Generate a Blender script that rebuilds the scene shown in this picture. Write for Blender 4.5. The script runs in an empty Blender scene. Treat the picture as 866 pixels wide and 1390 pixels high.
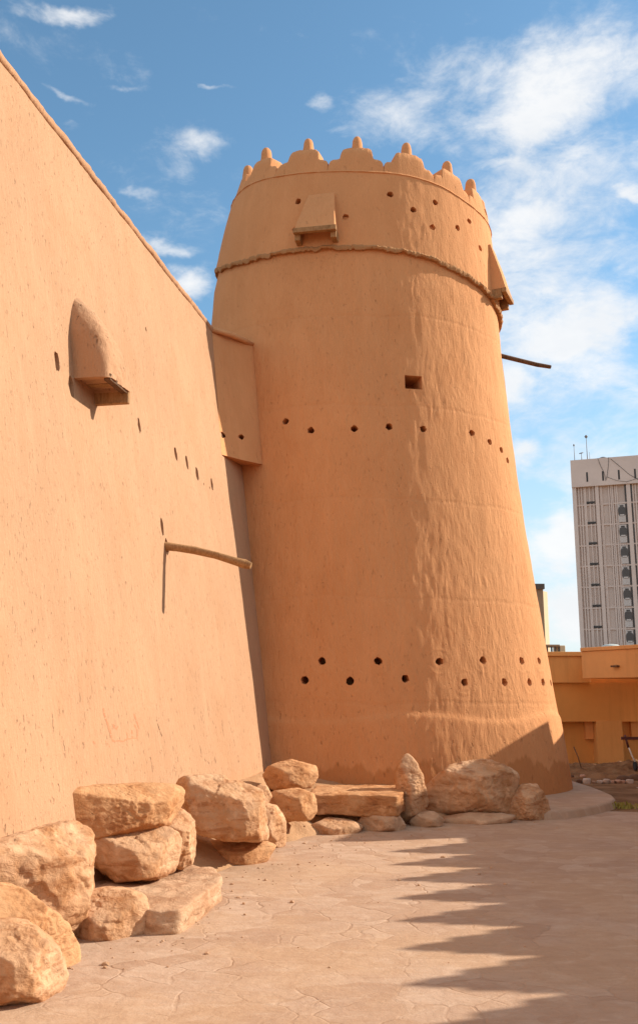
import bpy, bmesh, math, random
import numpy as np
from mathutils import Vector
rad = math.radians
C = bpy.context.scene.collection
sc = bpy.context.scene
# ------------------------------------------------------------------ camera model
F, CX, CY = 1250.0, 433.0, 695.0
PITCH = math.atan(245 / 1250)
CAM = np.array([0, 0, 1.7])
CP, SP = math.cos(PITCH), math.sin(PITCH)
def ray(px, py):
    u = (px - CX) / F; v = -(py - CY) / F
    return np.array([u, CP - v * SP, SP + v * CP])
def atY(px, py, Y):
    d = ray(px, py); return CAM + d * (Y / d[1])
def atZ(px, py, z):
    d = ray(px, py); return CAM + d * ((z - CAM[2]) / d[2])
SUN_AZ, SUN_EL = 76.0, 29.0
SUN = np.array([math.sin(rad(SUN_AZ)) * math.cos(rad(SUN_EL)), math.cos(rad(SUN_AZ)) * math.cos(rad(SUN_EL)), math.sin(rad(SUN_EL))])

# ------------------------------------------------------------------ numpy noise
def _hash(ix, iy, iz, seed):
    h = (ix.astype(np.int64) * 374761393 + iy.astype(np.int64) * 668265263 + iz.astype(np.int64) * 2147483647 + seed * 974634777) & 0xFFFFFFFF
    h = ((h ^ (h >> 13)) * 1274126177) & 0xFFFFFFFF
    h = ((h ^ (h >> 16)) * 2246822519) & 0xFFFFFFFF
    return ((h ^ (h >> 15)) & 0xFFFF) / 32767.5 - 1.0
def noise(P, seed=0):
    P = np.asarray(P, float); i = np.floor(P); f = P - i; w = f * f * f * (f * (f * 6 - 15) + 10)
    i = i.astype(np.int64); r = 0
    for dx in (0, 1):
        for dy in (0, 1):
            for dz in (0, 1):
                wx = w[:, 0] if dx else 1 - w[:, 0]; wy = w[:, 1] if dy else 1 - w[:, 1]; wz = w[:, 2] if dz else 1 - w[:, 2]
                r = r + wx * wy * wz * _hash(i[:, 0] + dx, i[:, 1] + dy, i[:, 2] + dz, seed)
    return r
def fbm(P, octv=4, seed=0, gain=.5):
    P = np.asarray(P, float); a = 1; t = 0; r = 0
    for k in range(octv):
        r = r + a * noise(P * 2.03 ** k + 17.3 * k, seed + k); t += a; a *= gain
    return r / t

# ------------------------------------------------------------------ object helpers
def tag(o, label=None, cat=None, group=None, kind=None):
    if label: o['label'] = label
    if cat: o['category'] = cat
    if group: o['group'] = group
    if kind: o['kind'] = kind
    return o
def wloc(o):
    v = Vector((0, 0, 0))
    while o: v += o.location; o = o.parent
    return v
def mk(name, V, Fc, mat, parent=None, origin=None, smooth=True, sharp=None):
    """one mesh object, vertices given in world coordinates"""
    V = np.asarray(V, float)
    if origin is None:
        lo, hi = V.min(0), V.max(0); origin = ((lo[0] + hi[0]) / 2, (lo[1] + hi[1]) / 2, lo[2])
    o3 = Vector(tuple(float(x) for x in origin))
    me = bpy.data.meshes.new(name)
    me.from_pydata([tuple(v) for v in (V - np.array(o3))], [], [tuple(f) for f in Fc])
    me.validate(); 
    bm = bmesh.new(); bm.from_mesh(me); bmesh.ops.recalc_face_normals(bm, faces=bm.faces); bm.to_mesh(me); bm.free()
    me.materials.append(mat)
    if smooth:
        me.polygons.foreach_set('use_smooth', [True] * len(me.polygons))
        if sharp: me.set_sharp_from_angle(angle=rad(sharp))
    o = bpy.data.objects.new(name, me); C.objects.link(o)
    if parent: o.parent = parent; o.location = o3 - wloc(parent)
    else: o.location = o3
    return o
def empty(name, loc):
    o = bpy.data.objects.new(name, None); C.objects.link(o); o.location = [float(x) for x in loc]; o.empty_display_size = .2; return o
class MB:
    def __init__(s): s.V = []; s.F = []
    def add(s, V, Fc):
        b = len(s.V); s.V += [tuple(map(float, v)) for v in V]; s.F += [tuple(i + b for i in f) for f in Fc]
    def hexa(s, bot, top):
        s.add(list(bot) + list(top), [(3, 2, 1, 0), (4, 5, 6, 7), (0, 1, 5, 4), (1, 2, 6, 5), (2, 3, 7, 6), (3, 0, 4, 7)])
    def box(s, x0, y0, z0, x1, y1, z1):
        s.hexa([(x0, y0, z0), (x1, y0, z0), (x1, y1, z0), (x0, y1, z0)], [(x0, y0, z1), (x1, y0, z1), (x1, y1, z1), (x0, y1, z1)])
    def obox(s, o, ax, ay, az, x0, y0, z0, x1, y1, z1):
        o, ax, ay, az = map(np.array, (o, ax, ay, az)); g = lambda x, y, z: o + ax * x + ay * y + az * z
        s.hexa([g(x0, y0, z0), g(x1, y0, z0), g(x1, y1, z0), g(x0, y1, z0)], [g(x0, y0, z1), g(x1, y0, z1), g(x1, y1, z1), g(x0, y1, z1)])
    def tube(s, pts, radii, n=10, jit=0, seed=0):
        rng = random.Random(seed); pts = [np.array(p, float) for p in pts]; rings = []
        for i, p in enumerate(pts):
            d = pts[min(i + 1, len(pts) - 1)] - pts[max(i - 1, 0)]; d /= np.linalg.norm(d)
            a = np.cross(d, (0, 0, 1) if abs(d[2]) < .9 else (1, 0, 0)); a /= np.linalg.norm(a); b = np.cross(d, a)
            rings.append([p + (a * math.cos(t) + b * math.sin(t)) * radii[i] * (1 + rng.uniform(-jit, jit)) for t in [2 * math.pi * k / n for k in range(n)]])
        V = [v for r in rings for v in r]; Fc = []
        for i in range(len(rings) - 1):
            for k in range(n): Fc.append((i * n + k, i * n + (k + 1) % n, (i + 1) * n + (k + 1) % n, (i + 1) * n + k))
        Fc.append(tuple(range(n))[::-1]); Fc.append(tuple((len(rings) - 1) * n + k for k in range(n)))
        s.add(V, Fc)
    def build(s, name, mat, parent=None, bevel=0, smooth=False, **k):
        o = mk(name, s.V, s.F, mat, parent, smooth=smooth, **k)
        if bevel:
            m = o.modifiers.new('bevel', 'BEVEL'); m.width = bevel; m.segments = 2; m.limit_method = 'ANGLE'
        return o

# ------------------------------------------------------------------ materials
class NT:
    def __init__(s, name):
        s.m = bpy.data.materials.new(name); s.m.use_nodes = True; s.t = s.m.node_tree
        s.b = s.t.nodes['Principled BSDF']; s.tc = s.t.nodes.new('ShaderNodeTexCoord')
    def n(s, typ, ins={}, **props):
        x = s.t.nodes.new('ShaderNode' + typ)
        for k, v in props.items(): setattr(x, k, v)
        for k, v in ins.items(): s.set(x.inputs[k], v)
        return x
    def set(s, sock, v):
        if isinstance(v, bpy.types.NodeSocket): s.t.links.new(v, sock)
        else: sock.default_value = v
    def co(s, scale=(1, 1, 1), loc=(0, 0, 0), rot=(0, 0, 0)):
        return s.n('Mapping', {'Vector': s.tc.outputs['Object'], 'Scale': scale, 'Location': loc, 'Rotation': rot}).outputs[0]
    def noise(s, vec, scale, detail=4, rough=.55, dist=0):
        return s.n('TexNoise', {'Vector': vec, 'Scale': scale, 'Detail': detail, 'Roughness': rough, 'Distortion': dist}).outputs[0]
    def ramp(s, fac, a, b, c0=0, c1=1):
        return s.n('MapRange', {'Value': fac, 'From Min': a, 'From Max': b, 'To Min': c0, 'To Max': c1}, interpolation_type='SMOOTHSTEP').outputs[0]
    def mix(s, fac, a, b, mode='MIX'):
        x = s.n('Mix', data_type='RGBA', blend_type=mode); 
        for i, v in ((0, fac), (6, a), (7, b)):
            s.set(x.inputs[i], (v + (1,)) if isinstance(v, tuple) and len(v) == 3 else v)
        return x.outputs[2]
    def math(s, op, a, b=0, c=0):
        x = s.n('Math', operation=op)
        for i, v in enumerate((a, b, c)): s.set(x.inputs[i], v)
        return x.outputs[0]
    def bump(s, h, strength, dist, prev=None):
        ins = {'Height': h, 'Strength': strength, 'Distance': dist}
        if prev is not None: ins['Normal'] = prev
        return s.n('Bump', ins).outputs[0]
    def out(s, col, rough=.9, normal=None, spec=.25, metal=0):
        s.set(s.b.inputs['Base Color'], (col + (1,)) if isinstance(col, tuple) and len(col) == 3 else col)
        s.set(s.b.inputs['Roughness'], rough); s.b.inputs['Specular IOR Level'].default_value = spec; s.b.inputs['Metallic'].default_value = metal
        if normal is not None: s.set(s.b.inputs['Normal'], normal)
        return s.m
def mul(c, k): return tuple(min(1, x * k) for x in c)
def plaster(name, col, pits=.5, stroke=1.0, lifts=None, stain=None, bs=.55):
    t = NT(name)
    big = t.noise(t.co((.5, .5, .35)), 1.0, 5, .6)
    med = t.noise(t.co((3, 3, 1.2)), 1.0, 4, .6)
    streak = t.noise(t.co((5, 5, .35)), 1.0, 4, .65)
    c = t.mix(t.ramp(big, .3, .7), mul(col, .93), mul(col, 1.06))
    c = t.mix(t.math('MULTIPLY', t.ramp(med, .35, .75), .3), c, (col[0] * .9, col[1] * .82, col[2] * .75))
    c = t.mix(t.math('MULTIPLY', t.ramp(streak, .5, .7), .34), c, (min(1, col[0] * 1.12), col[1] * 1.12, col[2] * 1.15))
    strokes = t.noise(t.co((26, 26, 6)), 1.0, 3, .6, .4)
    grain = t.noise(t.co((90, 90, 60)), 1.0, 3, .7)
    pit = t.noise(t.co((40, 40, 13), (3, 1, 7)), 1.0, 3, .6)
    pit2 = t.noise(t.co((13, 13, 5), (8, 2, 3)), 1.0, 3, .6)
    zlow = t.ramp(t.n('SeparateXYZ', {'Vector': t.tc.outputs['Object']}).outputs[2], 2.2, .9)
    pitm = t.math('MAXIMUM', t.math('MULTIPLY', t.ramp(pit, .63, .74), .6), t.math('MULTIPLY', t.ramp(pit2, .645, .72), t.math('ADD', .25, t.math('MULTIPLY', zlow, .6))))
    fleck = t.ramp(t.noise(t.co((70, 70, 26), (1, 6, 2)), 1.0, 2, .6), .60, .70)
    c = t.mix(t.math('MULTIPLY', pitm, pits), c, mul(col, .42))
    c = t.mix(t.math('MULTIPLY', fleck, .35), c, (min(.8, col[0] * 1.25), col[1] * 1.35, col[2] * 1.45))
    blot = t.noise(t.co((1.3, 1.3, .8), (4, 4, 4)), 1.0, 6, .65)
    c = t.mix(t.math('MULTIPLY', t.ramp(blot, .50, .66), .26), c, (col[0] * .86, col[1] * .76, col[2] * .66))
    h = t.math('ADD', t.math('MULTIPLY', strokes, .7 * stroke), t.math('MULTIPLY', grain, .35))
    h = t.math('SUBTRACT', h, t.math('MULTIPLY', pitm, .9))
    sx = t.n('SeparateXYZ', {'Vector': t.tc.outputs['Object']}).outputs
    if lifts:
        wob = t.noise(t.co((.8, .8, .2)), 1.0, 3)
        fz = t.math('FRACT', t.math('ADD', t.math('DIVIDE', sx[2], lifts), t.math('MULTIPLY', wob, .16)))
        seam = t.math('MULTIPLY', t.ramp(fz, .0, .035), t.ramp(fz, .07, .035))
        h = t.math('SUBTRACT', h, t.math('MULTIPLY', seam, .22))
        c = t.mix(t.math('MULTIPLY', seam, .06), c, mul(col, .75))
    if stain:
        zc, scol, amt = stain
        edge = t.math('ADD', t.math('MULTIPLY', t.noise(t.co((2.2, 2.2, .25)), 1.0, 4, .65), .9), zc - .45)
        s = t.ramp(t.math('SUBTRACT', edge, sx[2]), -.02, .05)
        c = t.mix(t.math('MULTIPLY', s, amt), c, scol)
    nb = t.bump(h, bs, .02)
    return t.out(c, .92, nb, .15)
WALLC = (.465, .262, .146)
TOWC = (.64, .296, .125)
M = {}
M['wall'] = plaster('sunlit_mud_plaster', WALLC, .75, 1.0, None, (.70, (.50, .225, .10), .15), .85)
M['tower'] = plaster('brown_mud_plaster', TOWC, .3, 1.0, 1.62, (.60, (.44, .17, .055), .6), .85)
M['crown'] = plaster('crown_mud_plaster', TOWC, .3, 1.0)
M['block'] = plaster('corner_mud_plaster', (.60, .29, .13), .3, .8)
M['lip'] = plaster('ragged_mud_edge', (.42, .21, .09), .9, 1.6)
def rockmat(name, a, b, dark):
    t = NT(name)
    big = t.noise(t.co((1.7, 1.7, 1.7)), 1, 6, .65, .5)
    c = t.mix(t.ramp(big, .33, .68), a, b)
    band = t.noise(t.co((3, 3, 11), (0, 0, 0), (.25, .1, 0)), 1, 5, .65, .6)
    c = t.mix(t.math('MULTIPLY', t.ramp(band, .50, .64), .62), c, dark)
    pale = t.noise(t.co((6, 6, 6), (5, 2, 1)), 1, 5, .7)
    c = t.mix(t.math('MULTIPLY', t.ramp(pale, .52, .66), .6), c, mul(a, 1.3))
    spot = t.noise(t.co((22, 22, 22)), 1, 3, .6); sp = t.ramp(spot, .68, .76)
    c = t.mix(t.math('MULTIPLY', sp, .6), c, mul(dark, .55))
    g = t.noise(t.co((45, 45, 45)), 1, 5, .7); cr = t.noise(t.co((11, 11, 15)), 1, 6, .7, .8)
    h = t.math('ADD', t.math('MULTIPLY', cr, 1.0), t.math('MULTIPLY', g, .3)); h = t.math('SUBTRACT', h, t.math('MULTIPLY', sp, .5))
    return t.out(c, .9, t.bump(h, .75, .03), .2)
M['rock'] = rockmat('tan_limestone', (.58, .345, .195), (.47, .225, .095), (.32, .12, .04))
M['rock_b'] = rockmat('orange_limestone', (.57, .31, .15), (.45, .195, .072), (.28, .10, .034))
M['rock_c'] = rockmat('pinkish_limestone', (.56, .355, .215), (.48, .27, .15), (.34, .165, .08))
def dirtmat():
    t = NT('orange_dirt'); c = t.mix(t.ramp(t.noise(t.co((1.3, 1.3, 1.3)), 1, 6, .65), .3, .7), (.42, .225, .11), (.5, .3, .165))
    sp = t.noise(t.co((30, 30, 30)), 1, 4, .7); c = t.mix(t.math('MULTIPLY', t.ramp(sp, .55, .75), .4), c, (.3, .16, .08))
    return t.out(c, .95, t.bump(t.math('ADD', sp, t.noise(t.co((9, 9, 9)), 1, 5, .65)), .6, .03), .1)
M['dirt'] = dirtmat()
def dirtdark():
    t = NT('brown_rubble_dirt'); c = t.mix(t.ramp(t.noise(t.co((2, 2, 2)), 1, 6, .65), .35, .65), (.20, .10, .045), (.33, .18, .09))
    sp = t.noise(t.co((14, 14, 14)), 1, 5, .7)
    return t.out(c, .95, t.bump(sp, .9, .06), .1)
M['dirt_dark'] = dirtdark()
def pavemat(name='flagstones'):
    t = NT(name)
    wp = t.noise(t.co((1.1, 1.1, 0)), 1, 4, .6)
    v = t.n('VectorMath', {0: t.co((1, 1, 0)), 1: t.n('VectorMath', {0: t.n('TexNoise', {'Vector': t.co((1.6, 1.6, 0)), 'Scale': 1, 'Detail': 3}).outputs[1], 'Scale': .45}, operation='SCALE').outputs[0]}, operation='ADD').outputs[0]
    vd = t.n('TexVoronoi', {'Vector': v, 'Scale': 2.9, 'Randomness': 1}, feature='DISTANCE_TO_EDGE').outputs[0]
    vc = t.n('TexVoronoi', {'Vector': v, 'Scale': 2.9, 'Randomness': 1}, feature='F1').outputs[1]
    hue = t.n('SeparateColor', {0: vc}).outputs[0]
    dust = t.ramp(t.noise(t.co((.7, .7, 0), (4, 1, 0)), 1, 5, .6), .42, .62)
    base = t.mix(hue, (.41, .255, .165), (.50, .34, .235))
    base = t.mix(t.math('MULTIPLY', t.ramp(t.noise(t.co((5, 5, 0)), 1, 5, .65), .4, .7), .35), base, (.40, .235, .135))
    joint = t.math('MULTIPLY', t.ramp(vd, .04, .008), t.ramp(t.noise(t.co((1.4, 1.4, 0), (7, 7, 0)), 1, 4, .6), .35, .6))
    base = t.mix(t.math('MULTIPLY', joint, .26), base, (.33, .185, .10))
    base = t.mix(t.math('MULTIPLY', dust, .6), base, (.49, .305, .18))
    wh = t.ramp(t.noise(t.co((3.2, 1.1, 0), (9, 3, 0)), 1, 4, .6), .70, .76)
    base = t.mix(t.math('MULTIPLY', wh, .35), base, (.62, .52, .42))
    g = t.noise(t.co((40, 40, 1)), 1, 4, .7); und = t.noise(t.co((3, 3, 0)), 1, 4, .6)
    h = t.math('ADD', t.math('MULTIPLY', g, .15), t.math('MULTIPLY', und, .9)); h = t.math('SUBTRACT', h, t.math('MULTIPLY', joint, t.math('SUBTRACT', .36, t.math('MULTIPLY', dust, .3))))
    h = t.math('ADD', h, t.math('MULTIPLY', hue, .3)); h = t.math('ADD', h, t.math('MULTIPLY', t.noise(t.co((9, 9, 0)), 1, 5, .7), .7))
    stk = t.noise(t.co((4, 7.5, 0), (5, 5, 0)), 1, 6, .72, .4); base = t.mix(t.math('MULTIPLY', t.ramp(stk, .50, .62), .3), base, (.37, .215, .125)); base = t.mix(t.math('MULTIPLY', t.ramp(stk, .48, .36), .32), base, (.58, .42, .30)); h = t.math('ADD', h, t.math('MULTIPLY', stk, .8))
    sand = t.ramp(t.noise(t.co((16, 16, 0), (3, 3, 0)), 1, 6, .75), .56, .7); base = t.mix(t.math('MULTIPLY', sand, .4), base, (.36, .2, .11))
    return t.out(base, .88, t.bump(h, .5, .025), .2)
M['pave'] = pavemat()
def wood(name, a, b):
    t = NT(name); n = t.noise(t.co((40, 40, 9)), 1, 4, .6, 1.5); g = t.noise(t.co((6, 6, 6)), 1, 3)
    c = t.mix(t.ramp(n, .35, .65), a, b); c = t.mix(t.math('MULTIPLY', t.ramp(g, .55, .7), .5), c, mul(a, .55))
    return t.out(c, .8, t.bump(n, .6, .01), .2)
M['wood'] = wood('weathered_wood', (.30, .15, .06), (.42, .23, .10))
M['wood_dark'] = wood('dark_wood', (.10, .05, .025), (.18, .09, .045))
def simple(name, col, rough=.7, var=.12, scale=4, spec=.3, metal=0, bump=.2):
    t = NT(name); n = t.noise(t.co((1, 1, 1)), scale, 5, .6)
    c = t.mix(t.ramp(n, .3, .7), mul(col, 1 - var), mul(col, 1 + var))
    return t.out(c, rough, t.bump(t.noise(t.co((1, 1, 1)), scale * 8, 3), bump, .01), spec, metal)

# ------------------------------------------------------------------ fort tower shape
TD, TXC = 16.7, 485
TC = np.array([TD * (TXC - 433) / 1274, TD])
SIL = [(776, 1080), (762, 1000), (740, 880), (718, 750), (695, 600), (681, 490), (676, 440), (660, 300), (655, 275)]
QR = .70
zs, rs = [], []
for px, py in SIL:
    r = ray(px, py); m = r[0] / r[1]
    Rr = abs(TC[0] - m * TD) / math.sqrt(1 + m * m * QR * QR)
    k = Rr / math.sqrt(1 + QR * QR * m * m)
    ty = TD + k * QR * QR * (-m); zs.append(1.7 + ty / r[1] * r[2]); rs.append(Rr)
zs = np.array(zs)[::-1][::-1]; rs = np.array(rs)
o_ = np.argsort(zs); zs, rs = zs[o_], rs[o_]
zs = np.concatenate([[zs[0] - 1], zs, [11.7]]); rs = np.concatenate([[rs[0] + .12], rs, [2.40]])
zz = np.linspace(zs[0], zs[-1], 400); rr = np.interp(zz, zs, rs)
ker = np.hanning(61); ker /= ker.sum(); rr = np.convolve(np.pad(rr, 30, mode='reflect', reflect_type='odd'), ker, 'valid')
def TR(z): return np.interp(z, zz, rr) - .09 * np.clip((np.asarray(z) - 9.2) / 1.8, 0, 1.2)
def TX(z): return TC[0] + .10 * np.clip((np.asarray(z) - 9.2) / 1.8, 0, 1.2)
def tpt(th, z, off=0):
    R = TR(z); return np.array([TX(z) + (R + off) * np.sin(th), TC[1] - (R * QR + off) * np.cos(th), z])
def thit(px, py, off=0):
    d = ray(px, py)
    for t in np.arange(9, 20, .003):
        p = CAM + d * t; R = TR(p[2])
        if math.hypot((p[0] - TX(p[2])) / (R + off), (p[1] - TC[1]) / (R * QR + off)) <= 1: return p
    return None
def th_of(p):
    R = TR(p[2]); return math.atan2((p[0] - TX(p[2])) / R, -(p[1] - TC[1]) / (R * QR))
def tnorm(th):  # horizontal outward normal
    v = np.array([math.sin(th) * QR, -math.cos(th), 0]); return v / np.linalg.norm(v)
def ring_fit(pts, off, left, right):
    """height of a ring as a smooth periodic function of the angle, from points on it and the heights at both flanks"""
    H = [(th_of(p), p[2]) for p in (thit(x, y, off) for x, y in pts) if p is not None]
    H += [(rad(-90), left), (rad(92), right), (rad(180), (left + right) / 2 + .1), (rad(-180), (left + right) / 2 + .1)]
    H.sort(); t = np.array([h[0] for h in H]); z = np.array([h[1] for h in H])
    g = np.linspace(-math.pi, math.pi, 361); y = np.interp(g, t, z); k = np.hanning(31); k /= k.sum()
    y = np.convolve(np.concatenate([y[-16:-1], y, y[1:16]]), k, 'valid')
    print('RING', [(round(math.degrees(a)), round(b, 2)) for a, b in H])
    return g, y
bandP = ring_fit([(305, 362), (330, 353), (365, 344), (400, 338), (440, 334), (480, 333), (520, 335), (560, 342), (590, 350), (620, 362), (645, 380)], .07, 9.75, 8.55)
grooP = ring_fit([(330, 256), (350, 246), (400, 236), (440, 233), (480, 232), (520, 234), (560, 239), (590, 249), (615, 261), (640, 281)], .06, 10.98, 10.35)
def zring(Pf, th, off=.1): return float(np.interp((th + math.pi) % (2 * math.pi) - math.pi, Pf[0], Pf[1]))

def cut(o, cutters):
    """real recesses: subtract closed cutter shapes from a mesh"""
    mb = MB()
    for V, Fc in cutters: mb.add(V, Fc)
    me = bpy.data.meshes.new('cut'); me.from_pydata([tuple(np.array(v) - np.array(wloc(o))) for v in mb.V], [], mb.F)
    bm = bmesh.new(); bm.from_mesh(me); bmesh.ops.recalc_face_normals(bm, faces=bm.faces); bm.to_mesh(me); bm.free()
    me.materials.append(o.data.materials[0])
    co = bpy.data.objects.new('cut', me); C.objects.link(co); co.location = wloc(o)
    n0 = len(o.data.polygons); done = False
    for solver in ('MANIFOLD', 'EXACT'):
        m = o.modifiers.new('cut', 'BOOLEAN'); m.operation = 'DIFFERENCE'; m.object = co
        try: m.solver = solver
        except Exception: o.modifiers.remove(m); continue
        bpy.context.view_layer.update()
        dg = bpy.context.evaluated_depsgraph_get(); ev = o.evaluated_get(dg)
        nm = bpy.data.meshes.new_from_object(ev); o.modifiers.remove(m)
        if len(nm.polygons) > n0 * .8 and len(nm.polygons) != n0:
            nm.name = o.data.name; old = o.data; o.data = nm; bpy.data.meshes.remove(old); done = True; print('cut', o.name, solver, n0, len(nm.polygons)); break
        bpy.data.meshes.remove(nm)
    if not done: print('CUT FAILED', o.name)
    bpy.data.objects.remove(co); bpy.data.meshes.remove(me)
    o.data.polygons.foreach_set('use_smooth', [True] * len(o.data.polygons)); o.data.set_sharp_from_angle(angle=rad(48))
def cyl(p, n, r, depth=.4, out=.15, seg=14, squash=1.0, rz=None):
    """closed irregular cylinder along -n, ring in the plane of n"""
    n = np.array(n) / np.linalg.norm(n); a = np.cross((0, 0, 1), n); a /= np.linalg.norm(a); b = np.cross(n, a)
    rng = random.Random(int(abs(p[0] * 1000 + p[2] * 77)));
    rj = [r * (1 + rng.uniform(-.17, .15)) for _ in range(seg)]
    V = []
    for s, k in ((out, 1.12), (-.01, 1.0), (-depth, .8)):
        for i in range(seg):
            t = 2 * math.pi * i / seg; V.append(p + n * s + (a * math.cos(t) + b * math.sin(t) * squash) * rj[i] * k)
    Fc = [tuple(range(seg))[::-1], tuple(2 * seg + i for i in range(seg))]
    for l in (0, 1):
        for i in range(seg): Fc.append((l * seg + i, l * seg + (i + 1) % seg, (l + 1) * seg + (i + 1) % seg, (l + 1) * seg + i))
    return V, Fc
def boxcut(p, n, w, h, depth=.5, out=.3):
    n = np.array(n) / np.linalg.norm(n); a = np.cross((0, 0, 1), n); a /= np.linalg.norm(a); b = np.cross(n, a)
    g = lambda x, y, s: p + a * x + b * y + n * s
    mb = MB(); mb.hexa([g(-w / 2, -h / 2, out), g(w / 2, -h / 2, out), g(w / 2, h / 2, out), g(-w / 2, h / 2, out)], [g(-w / 2, -h / 2, -depth), g(w / 2, -h / 2, -depth), g(w / 2, h / 2, -depth), g(-w / 2, h / 2, -depth)])
    return mb.V, mb.F

def stroke_disp(P, amp=1.0, fine=1.0):
    """hand-trowelled relief in metres"""
    warp = fbm(P * np.array([1.7, 1.7, 1.3]), 3, 5)
    q = P * np.array([24, 24, 4.6]); q[:, 0] += 3.0 * warp; q[:, 1] += 3.0 * warp
    st = fbm(q, 2, 11, .6)
    patch = np.clip(fbm(P * np.array([.9, .9, .9]), 2, 41) * 1.6 + .75, .25, 1.3)
    lo = fbm(P * np.array([.8, .8, .6]), 3, 21)
    return amp * (.0034 * st * patch + .004 * fine * noise(P * np.array([9, 9, 3.5]), 31)) + .016 * lo

# ---- tower body
Z0, Z1 = -.6, 9.9
NZ = 600
th = np.concatenate([np.linspace(rad(-100), rad(105), 640, endpoint=False), np.linspace(rad(105), rad(260), 110, endpoint=False)])
NU = len(th); zv = np.linspace(Z0, Z1, NZ)
TH, ZV = np.meshgrid(th, zv)
R = TR(ZV) + .035 / (1 + np.exp((ZV - (1.32 + .06 * np.sin(TH * 7))) / .02))
nx = np.sin(TH) * QR; ny = -np.cos(TH); ln = np.hypot(nx, ny); nx /= ln; ny /= ln
P = np.stack([TX(ZV) + R * np.sin(TH), TC[1] - R * QR * np.cos(TH), ZV], -1).reshape(-1, 3)
dsp = stroke_disp(P, 1.15)
LOW = [(437, 897), (513, 897), (596, 898), (655, 896), (708, 897), (731, 897), (414, 923), (475, 924), (550, 921), (630, 926), (684, 926), (718, 926), (736, 926)]
for x, y in LOW:
    p = thit(x, y)
    if p is None: continue
    dd = np.linalg.norm(P - p, axis=1); dsp += .0032 * np.exp(-((dd - .19) / .022) ** 2) + .002 * np.exp(-((dd - .11) / .03) ** 2)
P[:, 0] += nx.ravel() * dsp; P[:, 1] += ny.ravel() * dsp
idx = np.arange(NU * NZ).reshape(NZ, NU)
def gridfaces(idx, wrap=True):
    a = idx[:-1]; b = idx[1:]
    if wrap: return np.stack([a, np.roll(a, -1, 1), np.roll(b, -1, 1), b], -1).reshape(-1, 4).tolist()
    return np.stack([a[:, :-1], a[:, 1:], b[:, 1:], b[:, :-1]], -1).reshape(-1, 4).tolist()
Fc = gridfaces(idx); Fc.append(idx[0].tolist()[::-1]); Fc.append(idx[-1].tolist())
tower = mk('watchtower', P, Fc, M['tower'], origin=(TC[0], TC[1], 0))
tag(tower, 'tall round tapering mud-plastered fort tower with stepped crenellations on top', 'tower')
cuts = []
for x, y in [(388, 572), (422, 584), (481, 582), (528, 579), (574, 582), (640, 588), (664, 600), (680, 611), (689, 625),
             (437, 897), (513, 897), (596, 898), (655, 896), (708, 897), (731, 897), (414, 923), (475, 924), (550, 921), (630, 926), (684, 926), (718, 926), (736, 926), (747, 927)]:
    p = thit(x, y); 
    if p is None: continue
    cuts.append(cyl(p, tnorm(th_of(p)), .058 if y < 800 else .062))
p = thit(561, 519); cuts.append(boxcut(p, tnorm(th_of(p)), .30, .24, .55))
cut(tower, cuts)

# ---- crown band
def ring_shell(name, th, rows, mat, parent, dispamp=1.0, closed=True, sharp=50):
    """rows: function th -> list of (offset, z) around the section; closed torus"""
    sec = [rows(t) for t in th]; n = len(sec[0]); V = []
    for j in range(n):
        off = np.array([s[j][0] for s in sec]); z = np.array([s[j][1] for s in sec]); Rz = TR(z)
        V.append(np.stack([TX(z) + (Rz + off) * np.sin(th), TC[1] - (Rz * QR + off) * np.cos(th), z], -1))
    P = np.concatenate(V); tt = np.tile(th, n)
    nx = np.sin(tt) * QR; ny = -np.cos(tt); ln = np.hypot(nx, ny); outer = np.concatenate([np.full(len(th), 1.0 if s[0] > -.15 else .3) for s in sec[0]])
    d = stroke_disp(P, dispamp) * outer
    P[:, 0] += nx / ln * d; P[:, 1] += ny / ln * d
    idx = np.arange(len(P)).reshape(n, len(th)); idx = np.concatenate([idx, idx[:1]])
    Fc = gridfaces(idx, closed)
    if not closed:
        Fc.append(idx[:-1, 0].tolist()); Fc.append(idx[:-1, -1].tolist()[::-1])
    return mk(name, P, Fc, mat, parent, smooth=True, sharp=sharp)
rag = lambda t, k, s: float(fbm(np.array([[math.cos(t) * k, math.sin(t) * k, s]]), 3, 3)[0])
thb = np.concatenate([np.linspace(rad(-110), rad(110), 560, endpoint=False), np.linspace(rad(110), rad(250), 100, endpoint=False)])
NR = 90
def band_rows(t):
    zb = zring(bandP, t); zt = zring(grooP, t, .08)
    out = [(-.06, zb + .02)]
    for k in range(NR):
        f = k / (NR - 1); out.append((.065 - .01 * f, zb + (zt - zb) * f))
    out += [(-.33, zt), (-.36, zb + .35)]
    return out
band = ring_shell('crown_wall', thb, band_rows, M['crown'], tower)
cuts = []
for x, y in [(404, 272), (434, 267), (400, 310), (469, 293), (530, 262), (562, 283), (588, 307), (592, 273), (623, 308), (639, 299), (654, 336)]:
    p = thit(x, y, .1)
    if p is None: continue
    cuts.append(cyl(p, tnorm(th_of(p)), .06, .26, .2))
cut(band, cuts)
def lip_rows(t):
    zb = zring(bandP, t); a = rag(t, 9, 0); b = rag(t, 22, 5); c = rag(t, 60, 9)
    lo = zb - .062 + .03 * a + .03 * b + .02 * c; hi = zb + .015 + .015 * rag(t, 13, 2) + .015 * rag(t, 50, 12); o = .086 + .018 * a + .02 * b + .018 * c
    return [(-.02, lo + .01), (o - .02, lo), (o, (lo + hi) / 2), (o - .012, hi), (.03, hi + .03)]
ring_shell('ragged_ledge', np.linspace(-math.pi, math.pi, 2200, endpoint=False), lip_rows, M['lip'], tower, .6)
def string_rows(t):
    z = zring(grooP, t, .08) + .012 * rag(t, 4, 1); o = .05 + .008 * rag(t, 20, 4)
    return [(-.02, z - .03), (o, z - .026), (o + .022, z - .008), (o + .012, z + .02), (-.02, z + .035)]
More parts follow.
